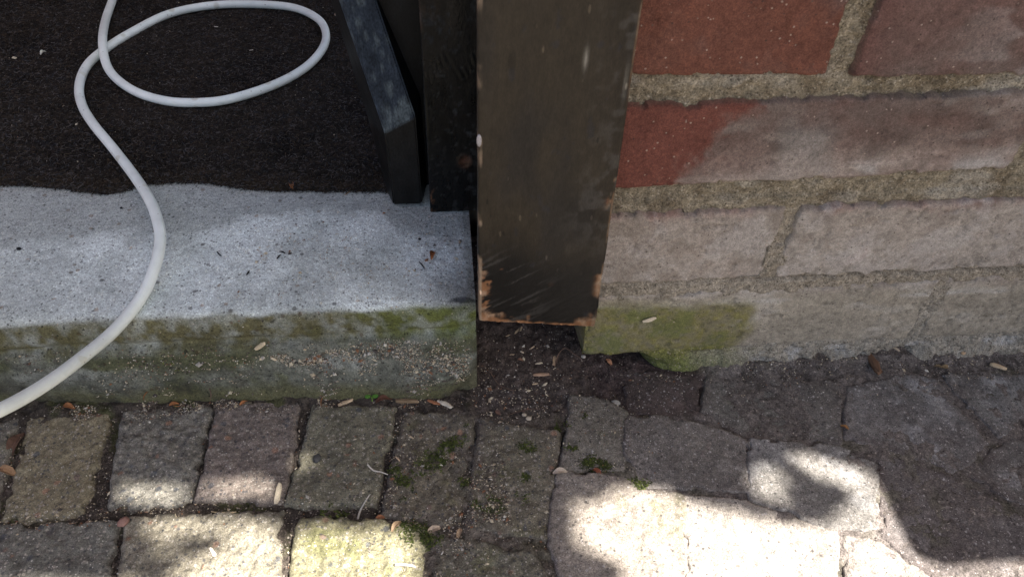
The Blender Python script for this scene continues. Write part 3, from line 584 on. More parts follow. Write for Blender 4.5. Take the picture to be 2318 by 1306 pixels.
# ------------------------------------------------------------------ door frame: casing post, jamb, stop strip
frame = empty('door_frame'); tag(frame, 'dark painted wooden door frame with worn post end beside the bricks', 'door frame')
def board(name, per, zrows_fn, colour_fn, mat, parent, disp_fn=None, cap=None):
    per = np.array(per, float); n = len(per)
    zr = zrows_fn(per)                       # (n, m)
    m = zr.shape[1]
    X = np.repeat(per[:, :1], m, 1); Y = np.repeat(per[:, 1:2], m, 1); Z = zr
    tx = np.gradient(per[:, 0]); ty = np.gradient(per[:, 1]); l = np.hypot(tx, ty)+1e-9
    nx, nyy = (ty/l)[:, None], (-tx/l)[:, None]
    d = disp_fn(X, Y, Z) if disp_fn else 0*X
    c, r = colour_fn(X, Y, Z)
    P = np.stack([X+nx*d, Y+nyy*d, Z], -1)
    o = link(name, grid_mesh(name, P, None, c, r), parent, M[mat])
    if cap is not None:
        cc = np.array([[per[:, 0].mean(), per[:, 1].mean(), zr[:, 0].mean()+cap[1]]])
        V = np.concatenate([P[:, 0], cc]); F = [[i, i+1, n] for i in range(n-1)]+[[n-1, 0, n]]
        pm = link('end_grain', raw_mesh('end_grain', V, F, np.tile(np.array(cap[0]), (len(V), 1))), o, M['chip'])
    return o, P
def perimeter(x0, x1, yf, yb, r, st=.85, side=4.0, nc=6):
    pts = []
    for y in np.arange(yb, yf+r+12, -side): pts.append((x0, y))
    for y in np.arange(yf+r+12, yf+r, -1.0): pts.append((x0, y))
    for a in np.linspace(0, math.pi/2, nc): pts.append((x0+r-r*math.cos(a), yf+r-r*math.sin(a)))
    for x in np.arange(x0+r+st, x1-r, st): pts.append((x, yf))
    for a in np.linspace(0, math.pi/2, nc): pts.append((x1-r+r*math.sin(a), yf+r-r*math.cos(a)))
    for y in np.arange(yf+r+1, yf+r+12, 1.0): pts.append((x1, y))
    for y in np.arange(yf+r+13, yb, side): pts.append((x1, y))
    return pts
def post_rows(per):
    zb = 71.5-8.5*(per[:, 0]+163)/66 + .5*fbm(per[:, 0], per[:, 1], 0, 8, 3, 501) + .25*fbm(per[:, 0], per[:, 1], 0, 2, 2, 502)
    up = np.r_[np.arange(0, 250, .9), np.linspace(256, 2080, 12)]
    return zb[:, None]+up[None, :]
def wood_mask(X, Y, Z):
    h = Z-(71.5-8.5*(X+163)/66)
    n = fbm(X, Y, Z, 9, 4, 511); s = fbm((X*.75+Z*.4), 0*X, (Z*1.2-X*.75)*2.4, 7, 3, 512); n2 = fbm(X, Y, Z, 3.5, 3, 513)
    left = np.exp(-((X+161)/5.0)**2)*sstep(62, 8, h); frontf = Y < -18.2
    m = sstep(.22, .42, (.55*left+.55*s*left+.22*n2*left+.05*n-.02)*frontf)
    spots = sstep(.62, .75, n)*sstep(50, 30, h)*sstep(-120, -155, X)*frontf
    m = np.maximum(m, spots)
    ledge = (np.abs(X+162.3) < 1.3)*(Y < -14)
    m = np.maximum(m, ledge*sstep(-.25, .15, fbm(X, 0, Z, 26, 4, 514)+.85*sstep(95, 40, h)-.68))
    redge = np.exp(-((X+98.5)/2.2)**2)*(Y < -10)
    m = np.maximum(m, redge*sstep(.1, .45, fbm(X, 0, Z, 24, 4, 515)+.62*sstep(58, 30, h)-.48+.35*n2))
    m = np.maximum(m, np.exp(-((X+97.6)/.6)**2)*(Y < -17)*sstep(-.35, .2, fbm(X, 0, Z, 18, 4, 516))*.6)
    m = np.maximum(m, sstep(2.2, .6, h+1.3*n2)*.95)
    m = np.maximum(m, sstep(9, 3, h+5*n2+.35*np.abs(X+160))*frontf)
    m = np.maximum(m, sstep(12, 4, h+4*n2+.9*np.abs(X+101))*frontf*.9)
    return np.clip(m, 0, 1)
def post_colour(X, Y, Z):
    h = Z-(71.5-8.5*(X+163)/66)
    n = fbm(X, Y, Z*.4, 18, 4, 521); nf = fbm(X, Y, Z, 4, 3, 522); sc = fbm((X*.8+Z*.45)*.35, 0*X, (Z-X*.62)*2.6, 6, 3, 523)
    c = mix(np.array((.029, .0225, .015)), np.array((.021, .0175, .014)), sstep(-.4, .6, n))
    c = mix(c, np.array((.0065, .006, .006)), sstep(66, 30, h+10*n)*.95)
    c = c*(1+.07*nf)[..., None]
    c = mix(c, np.array((.06, .055, .05)), sstep(.35, .7, sc)*sstep(60, 35, h)*sstep(-112, -150, X+8*n)*.6)
    dusty = sstep(-125, -100, X+8*n)*sstep(40, 90, h)
    c = mix(c, np.array((.085, .078, .070)), dusty*sstep(-.2, .6, nf+.3*n)*.4)
    spots = sstep(.70, .85, fbm(X, Y, Z*.6, 4.5, 3, 525))
    c = mix(c, np.array((.02, .02, .024)), spots*.5)
    dr = np.exp(-((X+118)/.8)**2-((Z-226)/4.5)**2)+.5*np.exp(-((X+99.8)/.6)**2-((Z-215)/8)**2)
    c = mix(c, np.array((.30, .28, .24)), np.clip(dr, 0, 1)*.7)
    w = wood_mask(X, Y, Z)
    wc = mix(np.array((.24, .115, .055)), np.array((.26, .19, .13)), np.clip(sstep(-.2, .5, nf)*.6+(np.abs(X+162.5) < 1.2)*.9+(X > -100)*.5, 0, 1))
    c = mix(c, wc*(1+.2*nf)[..., None], w)
    r = .5+.06*n+.4*w+.25*dusty
    return c, np.clip(r, .2, 1)
def post_disp(X, Y, Z):
    h = Z-(71.5-8.5*(X+163)/66)
    sc = fbm((X*.8+Z*.45)*.35, 0*X, (Z-X*.62)*2.6, 6, 3, 523)
    return -.5*wood_mask(X, Y, Z)+.10*fbm(X, Y, Z*.3, 25, 2, 531)+.05*fbm(X, Y, Z, 6, 2, 532)+.16*sc*sstep(62, 30, h)
_pp = [(x+(max(0, y+15)*.06 if x < -161 else 0), y) for x, y in perimeter(-163, -97, -20, 100, 1.6)]
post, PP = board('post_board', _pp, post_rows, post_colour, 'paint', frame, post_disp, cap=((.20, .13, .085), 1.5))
cocoon_at = (-163.0, -19.5, 190.0)

def jamb_rows(per):
    up = np.r_[np.arange(0, 260, 1.2), np.linspace(266, 2080, 10)]
    zb = 66.5+.3*fbm(per[:, 0], per[:, 1], 0, 6, 2, 541); return zb[:, None]+up[None, :]
def jamb_colour(X, Y, Z):
    n = fbm(X, Y, Z*.3, 12, 4, 551); nf = fbm(X, Y, Z, 2.5, 3, 552)
    c = np.full(X.shape+(3,), .0075)*np.array((1, 1.02, 1.05))
    dust = sstep(.45, .8, nf+.35*n+.2*sstep(140, 80, Z))
    c = mix(c, np.array((.07, .075, .08)), dust*.25)
    c = mix(c, np.array((.05, .032, .02)), sstep(.6, .9, n)*.5)
    knot = np.exp(-(((X+165)/4.2)**2+((Z-104.5)/4.6)**2)**2)
    c = mix(c, np.array((.075, .038, .025))*(1+.5*nf)[..., None], knot*.85)
    base = np.exp(-((X+186)/1.2)**2)*sstep(90, 75, Z)*sstep(.0, .4, nf)
    c = mix(c, np.array((.16, .08, .04)), base*.7)
    return c, np.clip(.30+.3*dust+.15*n, .15, 1)
def jamb_disp(X, Y, Z):
    k2 = ((X+165)/4.2)**2+((Z-104.5)/4.6)**2
    wr = np.exp(-((Z-168-6*np.sin(X*.35))/3)**2)*np.sin(X*1.6+Z*.8)*.35
    return .15*fbm(X, Y, Z*.3, 14, 3, 561)+wr*(X > -186)+.5*np.exp(-(k2-1)**2*3)-.5*np.exp(-k2*1.5)
jamb, _ = board('jamb', perimeter(-188, -150, 83, 140, 1.2, st=.9), jamb_rows, jamb_colour, 'black', frame, jamb_disp)
# stop strip nailed to the jamb, leaning to the left, dusty upper facet with painted sky sheen above a plumb-cut foot
def lath():
    fl = [Vector((-211.5, 90, 67.5)), Vector((-212.2, 90, 121.7)), Vector((-231.4, 108, 195.7))]; fr_ = [Vector((-193.1, 90, 67.8)), Vector((-193.8, 90, 132.1)), Vector((-211.9, 108, 195.5))]
    fl.append(fl[2]+(fl[2]-fl[1])*2.2); fr_.append(fr_[2]+(fr_[2]-fr_[1])*2.6)
    bl = [Vector((-216, 105, 67.5)), Vector((-224.5, 113, 121.7)), Vector((-239, 126, 190))]; bl.append(fl[3]+Vector((-7, 18, 0))); br = [v+Vector((3.5, 22, 0)) for v in fr_]
    import bmesh
    bm = bmesh.new(); secs = [[bm.verts.new(p*MM) for p in (fl[i], fr_[i], br[i], bl[i])] for i in range(4)]
    for i in range(3):
        for j in range(4):
            bm.faces.new((secs[i][j], secs[i][(j+1) % 4], secs[i+1][(j+1) % 4], secs[i+1][j]))
    bm.faces.new(secs[0][::-1]); bm.faces.new(secs[3])
    bmesh.ops.recalc_face_normals(bm, faces=bm.faces[:])
    bmesh.ops.bevel(bm, geom=[e for e in bm.edges if e.calc_length() < .3], offset=.9*MM, segments=2, affect='EDGES')
    bmesh.ops.subdivide_edges(bm, edges=[e for e in bm.edges if e.calc_length() > .006], cuts=18, use_grid_fill=True)
    me = bpy.data.meshes.new('stop_strip'); bm.to_mesh(me); bm.free()
    V = np.empty(len(me.vertices)*3, np.float32); me.vertices.foreach_get('co', V); V = V.reshape(-1, 3)*1000
    N = np.empty(len(me.vertices)*3, np.float32); me.vertices.foreach_get('normal', N); N = N.reshape(-1, 3)
    n = fbm(V[:, 0], V[:, 1], V[:, 2], 10, 3, 571); nf = fbm(V[:, 0], V[:, 1], V[:, 2], 3, 3, 572)
    line = 121.7+(V[:, 0]+212)*.56
    up = sstep(-1, 1, V[:, 2]-line)*sstep(-.4, -.75, N[:, 1])
    c = np.full((len(V), 3), .010); c = mix(c, np.array((.026, .034, .046)), up)  # bluish tint stands in for sky reflected on the upper facet
    c = mix(c, np.array((.12, .145, .15)), up*sstep(.2, .9, nf+.5*n+1.1*np.exp(-((V[:, 2]-line-6)/9)**2)-.1)*.6)
    cc = np.ones((len(V), 4), np.float32); cc[:, :3] = c
    me.attributes.new('Col', 'FLOAT_COLOR', 'POINT').data.foreach_set('color', cc.ravel())
    me.attributes.new('Rgh', 'FLOAT', 'POINT').data.foreach_set('value', (.38+.35*up).astype(np.float32))
    return link('stop_strip', me, frame, M['black'])
lath()
# the strip of frame wood between jamb and stop strip
def rear_colour(X, Y, Z):
    n = fbm(X, Y, Z*.2, 8, 3, 581); return np.full(X.shape+(3,), .008)*np.array((.9, 1, 1.12))*(1+.4*n)[..., None], .5+0*X
board('frame_lining', perimeter(-213, -186, 112, 150, 1.0, st=2), lambda per: np.repeat(np.r_[66.5, np.linspace(90, 2080, 20)][None, :], len(per), 0)+0*per[:, :1], rear_colour, 'black', frame)
head = link('frame_head', box_mesh('frame_head', (-1079, -18, 2150-70), (-163.5, 100, 2149), 3), frame, M['tablewood'])

# door leaf beyond the mat
door = empty('door_leaf'); tag(door, 'dark boarded door leaf at the far end of the doormat', 'door')
for i in range(6):
    link('door_board', box_mesh('door_board', (-1070+i*139, 560, 75), (-1070+i*139+136, 590, 2070), 2), door, M['tablewood'])
link('door_rail', box_mesh('door_rail', (-1070, 591, 250), (-239, 615, 370), 2), door, M['tablewood'])

# ------------------------------------------------------------------ doormat
me_x = [p[0] for p in MATEDGE]; me_y = [p[1] for p in MATEDGE]
X, Y0 = np.meshgrid(np.arange(-800, -196, 1.6), np.r_[np.arange(0, 14, .8), np.arange(14, 360, 1.8)], indexing='ij')
ed = np.interp(X, me_x, me_y)+1.3*fbm(X, 0*X, 0, 9, 3, 601)
Y = ed+Y0
rim = np.clip(Y0, 0, 5)
Z = 65.5+4.5*np.sqrt(np.clip(1-(1-rim/5)**2, 0, 1))+.7*fbm(X, Y, 0, 30, 3, 602)+.6*fbm(X, Y, 0, 3.2, 2, 603)
n = fbm(X, Y, 0, 40, 4, 604); n2 = fbm(X*.6, Y, 0, 6, 3, 605)
c = mix(np.array((.016, .0135, .012)), np.array((.027, .022, .018)), sstep(-.5, .6, n))*(1+.3*n2)[..., None]
c = mix(c, np.array((.032, .024, .016)), sstep(16, 2, Y0)*.7)
P = np.stack([X, Y, Z], -1); h_add(P[Y < 195])
MATP = P
mat_o = link('doormat', grid_mesh('doormat', P, None, c), None, M['mat']); tag(mat_o, 'dark brown felt doormat with a ragged edge lying on the sill', 'doormat')
# loose fibres of the felt
def strips(name, A, D1, D2, w, col, mat, parent=None, lift=0.3):
    """curved hair strips: start A (n,3), first leg D1, second leg D2, width w (n,), colour (n,3)"""
    n = len(A); B = A+D1; C = B+D2
    t = np.cross(D1, np.array((.25, -.6, .75))); t /= np.linalg.norm(t, axis=1)[:, None]+1e-9; t = t*w[:, None]*.5
    V = np.stack([A-t, A+t, B-t, B+t, C-t*.6, C+t*.6], 1).reshape(-1, 3)
    i = (np.arange(n)*6)[:, None]
    F = np.concatenate([i+np.array([0, 1, 3, 2]), i+np.array([2, 3, 5, 4])])
    return link(name, raw_mesh(name, V, F, np.repeat(col, 6, 0), smooth=False), parent, M[mat])
nf = 70000
fx = rng.uniform(-560, -206, nf); fy0 = rng.uniform(0, 1, nf)**1.15*320
ei = np.interp(fx, me_x, me_y); fyy = ei+fy0-1.0
ii = np.clip(((fx+800)/1.6).astype(int), 0, MATP.shape[0]-1)
yy0 = np.r_[np.arange(0, 14, .8), np.arange(14, 360, 1.8)]; jj = np.clip(np.searchsorted(yy0, np.clip(fy0, 0, 350)), 0, len(yy0)-1)
fz = MATP[ii, jj, 2]
ang = rng.uniform(0, 2*np.pi, nf); a2 = ang+rng.normal(0, 1.3, nf); L1 = rng.uniform(.8, 2.6, nf); L2 = rng.uniform(.7, 2.4, nf)
D1 = np.stack([np.cos(ang)*L1, np.sin(ang)*L1, rng.uniform(.1, 1.1, nf)], 1); D2 = np.stack([np.cos(a2)*L2, np.sin(a2)*L2, rng.uniform(-1.0, .5, nf)], 1)
pal = np.array([(.018, .015, .012), (.036, .027, .020), (.062, .044, .029), (.10, .09, .085), (.04, .043, .05), (.012, .011, .011)])
fc = pal[rng.choice(6, nf, p=[.24, .22, .16, .14, .12, .12])]*rng.uniform(.55, 1.2, nf)[:, None]
ne = 5000; sel = rng.choice(nf, ne, replace=False)
fyy[sel] = ei[sel]+rng.uniform(-.5, 2.5, ne); fz[sel] = rng.uniform(65.5, 69, ne); D1[sel, 1] = -np.abs(D1[sel, 1])-.3; D1[sel, 2] *= .3; D2[sel, 2] = -np.abs(D2[sel, 2])*.6
fo = strips('fibres', np.stack([fx, fyy, fz], 1), D1, D2, rng.uniform(.2, .42, nf), fc, 'fibre', mat_o); fo['kind'] = 'stuff'

# ------------------------------------------------------------------ cable
def catmull(pts, n=10):
    p = np.array(pts, float); p = np.vstack([2*p[0]-p[1], p, 2*p[-1]-p[-2]]); out = []
    for i in range(1, len(p)-2):
        for t in np.linspace(0, 1, n, endpoint=False):
            a, b, c_, d = p[i-1], p[i], p[i+1], p[i+2]
            out.append(.5*((2*b)+(-a+c_)*t+(2*a-5*b+4*c_-d)*t*t+(-a+3*b-3*c_+d)*t**3))
    out.append(p[-2]); return np.array(out)
def tube(name, path, rad, mat, parent=None, col=None, ns=14):
    path = np.array(path); n = len(path); rad = np.broadcast_to(rad, (n,))
    tg = np.gradient(path, axis=0); tg /= np.linalg.norm(tg, axis=1)[:, None]
    up = np.array((.13, .21, .97)); a = np.cross(tg, up); a /= np.linalg.norm(a, axis=1)[:, None]; b = np.cross(tg, a)
    th = np.linspace(0, 2*np.pi, ns, endpoint=False)
    V = path[:, None]+rad[:, None, None]*(np.cos(th)[None, :, None]*a[:, None]+np.sin(th)[None, :, None]*b[:, None])
    idx = np.arange(n*ns).reshape(n, ns); nx = np.roll(idx, -1, 1)
    F = np.stack([idx[:-1], nx[:-1], nx[1:], idx[1:]], -1).reshape(-1, 4)
    cl = None if col is None else np.tile(np.array(col), (n*ns, 1))
    return link(name, raw_mesh(name, V.reshape(-1, 3), F, cl), parent, M[mat])
cp = [[p[0], p[1], p[2]] for p in CABLE]
cp += [[-480, -125, 78], [-560, -150, 40], [-650, -180, 12], [-800, -215, 5], [-1000, -260, 5]]
cp = [[-500, 640, 74], [-485, 540, 74]]+cp
path = catmull(cp, 12)
for _ in range(6): path[1:-1] = (path[:-2]+2*path[1:-1]+path[2:])/4
cable = tube('power_cable', path, 3.3, 'cable', ns=18); tag(cable, 'white round electric cable looped on the doormat and hanging over the sill', 'cable')

# ------------------------------------------------------------------ small litter, each piece a thing of its own
import bmesh
def finish(name, bm, col, loc, rz, tilt, mat, smooth=False):
    me = bpy.data.meshes.new(name); bm.to_mesh(me); bm.free()
    V = np.empty(len(me.vertices)*3, np.float32); me.vertices.foreach_get('co', V); V = V.reshape(-1, 3)*1000
    n = fbm(V[:, 0], V[:, 1], V[:, 2], 2.5, 2, random.randint(0, 999))
    cc = np.ones((len(V), 4), np.float32); cc[:, :3] = np.clip(np.array(col)*(1+.25*n)[:, None], .003, 1)
    me.attributes.new('Col', 'FLOAT_COLOR', 'POINT').data.foreach_set('color', cc.ravel())
    if smooth:
        for p in me.polygons: p.use_smooth = True
    o = link(name, me, None, M[mat]); o.location = Vector(loc)*MM; o.rotation_euler = (tilt[0], tilt[1], rz); return o
WOODC = [(.50, .38, .25), (.44, .31, .20), (.54, .44, .32), (.36, .22, .13)]
def make_litter(kind, L, col=None):
    r = random
    bm = bmesh.new()
    if kind in ('wood_chip', 'bark_piece'):
        w = L*(r.uniform(.22, .34) if kind == 'wood_chip' else .26); h = max(.7, w*(.4 if kind == 'wood_chip' else .6))
        n = 6; rings = []
        for i in range(n):
            t = i/(n-1); ww = w*(.25+.75*math.sin(math.pi*(.12+.76*t))**.7)*r.uniform(.8, 1.15); x = (t-.5)*L; yo = r.uniform(-.08, .08)*w; zo = .12*h*math.sin(3*t)
            rings.append([bm.verts.new(Vector((x+r.uniform(-.06, .06)*L, yo+sy*ww/2, zo+sz*h/2*r.uniform(.7, 1.1)))*MM) for sy, sz in ((-1, -1), (1, -1), (1.05, .2), (.5, 1), (-.6, 1), (-1.05, .1))])
        for a, b in zip(rings[:-1], rings[1:]):
            for j in range(6): bm.faces.new((a[j], a[(j+1) % 6], b[(j+1) % 6], b[j]))
        bm.faces.new(rings[0][::-1]); bm.faces.new(rings[-1])
        return bm, h/2
    if kind in ('dry_leaf', 'leaf'):
        n = 7; m = 4; w = L*r.uniform(.35, .5); curl = r.uniform(.25, .6); rows = []
        for side in (0, 1):
            g = []
            for i in range(n):
                t = i/(n-1); ww = w*math.sin(math.pi*min(1, .06+.92*t))**.8; g.append([])
                for j in range(m):
                    s = j/(m-1)-.5; z = curl*L*.5*(s*2)**2*ww/w+.12*L*math.sin(t*4)+r.uniform(-.03, .03)*L
                    g[-1].append(bm.verts.new(Vector(((t-.5)*L, s*ww*r.uniform(.9, 1.1), z+(.28 if side else 0)))*MM))
            rows.append(g)
        for side, g in enumerate(rows):
            for i in range(n-1):
                for j in range(m-1):
                    q = (g[i][j], g[i+1][j], g[i+1][j+1], g[i][j+1]); bm.faces.new(q if side else q[::-1])
        a, b = rows
        for i in range(n-1):
            bm.faces.new((a[i][0], a[i+1][0], b[i+1][0], b[i][0])); bm.faces.new((a[i+1][-1], a[i][-1], b[i][-1], b[i+1][-1]))
        return bm, .3
    if kind in ('pebble', 'grit'):
        bmesh.ops.create_icosphere(bm, subdivisions=2, radius=.5*L*MM)
        for v in bm.verts: v.co *= r.uniform(.86, 1.1); v.co.z *= .6; v.co.y *= .8
        return bm, .28*L
    # straw, needle: a thin bent rod
    rad = .38 if kind == 'straw' else .5; n = 7; rings = []; bend = r.uniform(-.16, .16)*L
    for i in range(n):
        t = i/(n-1); x = (t-.5)*L; y = bend*(1-(2*t-1)**2); rr = rad*(.55+.45*math.sin(math.pi*t))
        rings.append([bm.verts.new(Vector((x, y+rr*math.cos(a), rr*math.sin(a)))*MM) for a in (0, 1.26, 2.51, 3.77, 5.03)])
    for a, b in zip(rings[:-1], rings[1:]):
        for j in range(5): bm.faces.new((a[j], a[(j+1) % 5], b[(j+1) % 5], b[j]))
    bm.faces.new(rings[0][::-1]); bm.faces.new(rings[-1])
    return bm, rad
NAMES = {'needle': 'dry_needle', 'leaf': 'dry_leaf', 'grit': 'grit_grain', 'straw': 'straw_stem'}
CATS = {'wood_chip': 'wood chip', 'bark_piece': 'bark', 'dry_leaf': 'leaf', 'leaf': 'leaf', 'pebble': 'pebble', 'grit': 'pebble', 'needle': 'needle', 'straw': 'straw'}
def litter_colour(kind, hint):
    if hint: return hint
    if kind == 'wood_chip': return random.choice(WOODC[:3])
    if kind == 'bark_piece': return (.17, .10, .06)
    if kind in ('dry_leaf', 'leaf'): return random.choice([(.28, .12, .05), (.22, .10, .05), (.30, .19, .10)])
    if kind in ('pebble', 'grit'): return (.30, .26, .22)
    if kind == 'needle': return (.014, .013, .013)
    return (.30, .19, .09)
for (kind, x, y, dz, L, a, hint, label, grp) in DEB:
    L = max(L, 2.2); bm, h = make_litter(kind, L)
    if x < -163: y = min(y, -17.5+9*min(1.2, (-163-x)/250))
    z = float(max(h_at(x, y), (h_at(x+.3*L*math.cos(a), y+.3*L*math.sin(a))+h_at(x-.3*L*math.cos(a), y-.3*L*math.sin(a)))/2))
    o = finish(NAMES.get(kind, kind), bm, litter_colour(kind, hint), (x, y, z+h*.75), a, (random.uniform(-.2, .2), random.uniform(-.12, .12)), 'chip')
    tag(o, label, CATS[kind], grp)
for (kind, x, y, L, a, label, grp) in SILLDEB:
    if kind == 'leaf': L *= .62
    if L == 9.7*.62: y -= 5
    bm, h = make_litter(kind, L)
    hint = {'leaf': (.30, .12, .045), 'grit': (.012, .012, .013)}.get(kind)
    o = finish(NAMES.get(kind, kind), bm, litter_colour(kind, hint), (x, y, float(h_at(x, y))+h*.8), a, (0, 0), 'chip'); tag(o, label, CATS[kind], grp)
for i, (x, y) in enumerate(MATDEB):
    kind = ['pebble', 'leaf', 'straw', 'wood_chip'][i]; bm, h = make_litter(kind, [5.5, 6, 3.5, 3][i])
    o = finish(['pebble', 'seed_husk', 'straw_stem', 'wood_chip'][i], bm, [(.42, .34, .26), (.62, .60, .52), (.5, .46, .38), (.42, .38, .32)][i], (x, y, 71.2+h), [.3, 1.2, -.2, .3][i], (0, 0), 'chip')
    tag(o, ['pale brown pebble on the doormat beside the dark stop strip', 'white crescent shaped seed husk lying on the dark doormat', 'tiny pale straw bit inside the cable loop', 'tiny pale crumb of wood inside the cable loop'][i], ['pebble', 'seed', 'straw', 'wood chip'][i])
RL = ['short grey rootlet curled in a paver joint', 'small pale rootlet bent across a paver edge', 'long pale root lying on the mossy paver near the bottom', 'thin forked brown rootlet in the soil under the post', 'thin brown root running across the dark soil', 'fine brown root arching beside the brick end', 'hair thin root hanging down the soil under the post']
for i, r_ in enumerate(ROOTS):
    pts = [[p[0], p[1], float(h_at(p[0], p[1]))+p[2]*.55+.4] for p in r_]
    pth = catmull(pts, 6); rr = [.6, .55, .75, .32, .32, .38, .3][i]
    o = tube('root', pth, rr*np.linspace(1.1, .5, len(pth)), 'chip', None, [(.40, .37, .33), (.48, .45, .40), (.52, .48, .42), (.14, .09, .065), (.12, .08, .06), (.16, .10, .07), (.13, .09, .07)][i], ns=6); tag(o, RL[i], 'root')

for x, y, z, L, a, lab in ((-287.5, -2.5, 40.5, 8.0, .7, 'pale wood chip resting on the mossy front of the sill'), (-281.5, -6.5, 33.5, 4.5, -.5, 'small white splinter below the pale chip on the sill front')):
    bm, h = make_litter('wood_chip', L); o = finish('wood_chip', bm, (.58, .48, .33), (x, y, z), a, (.5, 0), 'chip'); tag(o, lab, 'wood chip')
# seedling with two round leaves
sx, sy = SEED[0], SEED[1]-8; sz = float(h_at(sx, sy))
seed = empty('seedling'); seed.location = Vector((sx, sy, sz))*MM; tag(seed, 'tiny green seedling with two round leaves at the sill foot', 'seedling')
st_ = tube('stem', catmull([[0, 0, -1], [.2, 0, 2], [0, 0, 4]], 4), .35, 'moss', seed, (.16, .28, .05), 6)
for s in (-1, 1):
    bm = bmesh.new(); bmesh.ops.create_circle(bm, cap_ends=True, segments=12, radius=1.5*MM)
    for v in bm.verts: v.co.z = .25*(v.co.x/MM)**2*MM*.4; v.co.x *= 1.25; v.co.x += s*2.2*MM; v.co.z += 4*MM
    ex = bmesh.ops.extrude_face_region(bm, geom=bm.faces[:]); [setattr(v.co, 'z', v.co.z+.25*MM) for v in ex['geom'] if isinstance(v, bmesh.types.BMVert)]
    me = bpy.data.meshes.new('leaf'); bm.to_mesh(me); bm.free()
    cc = np.tile(np.array((.07, .17, .03, 1), np.float32), (len(me.vertices), 1)); me.attributes.new('Col', 'FLOAT_COLOR', 'POINT').data.foreach_set('color', cc.ravel())
    link('leaf', me, seed, M['moss'])

# flake caught on the mossy brick, cocoon on the post edge
bm, h = make_litter('wood_chip', 8); o = finish('paint_flake', bm, (.52, .44, .33), (FLAKE[0], -2.6, FLAKE[1]), .1, (1.3, -.25), 'chip'); tag(o, 'pale flake stuck to the green mossy brick', 'flake')
bm = bmesh.new(); bmesh.ops.create_icosphere(bm, subdivisions=2, radius=1*MM)
for v in bm.verts: v.co.x *= 1.2; v.co.y *= 1.0; v.co.z *= 3.4
o = finish('cocoon', bm, (.30, .28, .28), (-162.3, -19.8, 187.5), 0, (0, 0), 'chip', True); tag(o, 'small white cocoon on the left edge of the post', 'cocoon')

# ------------------------------------------------------------------ sawdust (stuff)
def flakes(name, pos, size, col, nrm=None):
    n = len(pos); a = rng.uniform(0, 2*np.pi, n); b = rng.uniform(0, 2*np.pi, n)
    u = np.stack([np.cos(a), np.sin(a)*.85, .35*np.sin(b)], 1); v = np.stack([-np.sin(a)*.55, np.cos(a)*.5, .5*np.cos(b)], 1); w = np.cross(u, v)
    s = size[:, None]
    V = np.stack([pos+u*s, pos+v*s, pos-u*s, pos-v*s, pos+w*s*.6+np.array((0, 0, .2))], 1).reshape(-1, 3); i = (np.arange(n)*5)[:, None]
    F = np.concatenate([i+np.array(q) for q in ([0, 1, 4], [1, 2, 4], [2, 3, 4], [3, 0, 4])])
    return link(name, raw_mesh(name, V, F, np.repeat(col, 5, 0), smooth=False), None, M['chip'])
S = []; Sz = []
# on the lower face of the sill
def on_sill(n, xm, xs_, z0, z1, clump):
    xx = rng.normal(xm, xs_, n*4); zz = rng.uniform(z0, z1, n*4); ok = (xx < SX1-4) & (fbm(xx, zz, 0, 12, 3, 701) > clump); xx, zz = xx[ok][:n], zz[ok][:n]
    xi = np.searchsorted(xs, xx).clip(0, len(xs)-1); cols = np.where((pz < 41) & (pz > 2))[0]
    ti = cols[np.argmin(np.abs(SILLP[xi][:, cols, 2]-zz[:, None]), 1)]
    p = SILLP[xi, ti]+np.array((0, -.35, .3)); p[:, 0] = xx; return p
S.append(on_sill(520, -262, 14, 27, 36, -.15)); S.append(on_sill(900, -205, 22, 18, 39, .0)); S.append(on_sill(260, -178, 8, 10, 30, -.1)); S.append(on_sill(240, -330, 60, 6, 36, .2))
def on_ground(n, x0, x1, ym, ysd, clump=.0, size=12):
    xx = rng.uniform(x0, x1, n*3); yy = rng.normal(ym, ysd, n*3); ok = fbm(xx, yy, 0, size, 3, 711) > clump; xx, yy = xx[ok][:n], yy[ok][:n]
    return np.stack([xx, yy, h_at(xx, yy)+.3], 1)
S += [on_ground(1900, -500, -165, -12, 4), on_ground(260, -163, -100, 0, 22, -.2), on_ground(600, -215, -150, -95, 18, .1), on_ground(260, -420, -200, -82, 4, .0), on_ground(260, -140, 190, -12, 12, .1), on_ground(350, -240, -60, -60, 30, .1), on_ground(420, -300, -170, 40, 22, .15, 9), on_ground(120, -170, -110, -24, 10, -.3)]
def in_joints0(n, x0, x1, y0, y1, lim):
    xx = rng.uniform(x0, x1, n*8); yy = rng.uniform(y0, y1, n*8); ok = h_at(xx, yy) < lim; xx, yy = xx[ok][:n], yy[ok][:n]
    return np.stack([xx, yy, h_at(xx, yy)+.5], 1)
mx_ = rng.uniform(-560, -215, 110); S.append(np.stack([mx_, rng.uniform(130, 400, 110), np.full(110, 71.0)], 1))
S.append(on_ground(420, -60, 200, -6, 4, -.2))
S.append(in_joints0(1100, -470, -120, -150, -8, -2.0))
S = np.concatenate(S); n = len(S)
sc_ = np.array([(.52, .45, .33), (.44, .36, .25), (.36, .33, .29), (.55, .52, .46), (.20, .10, .055), (.06, .05, .045)])[rng.choice(6, n, p=[.26, .20, .16, .10, .15, .13])]
saw = flakes('sawdust', S, rng.uniform(.3, .75, n)*np.where(rng.random(n) > .93, rng.uniform(1.5, 3.2, n), 1), sc_); tag(saw, 'pale sawdust crumbs scattered over sill foot and soil', 'sawdust', kind='stuff')
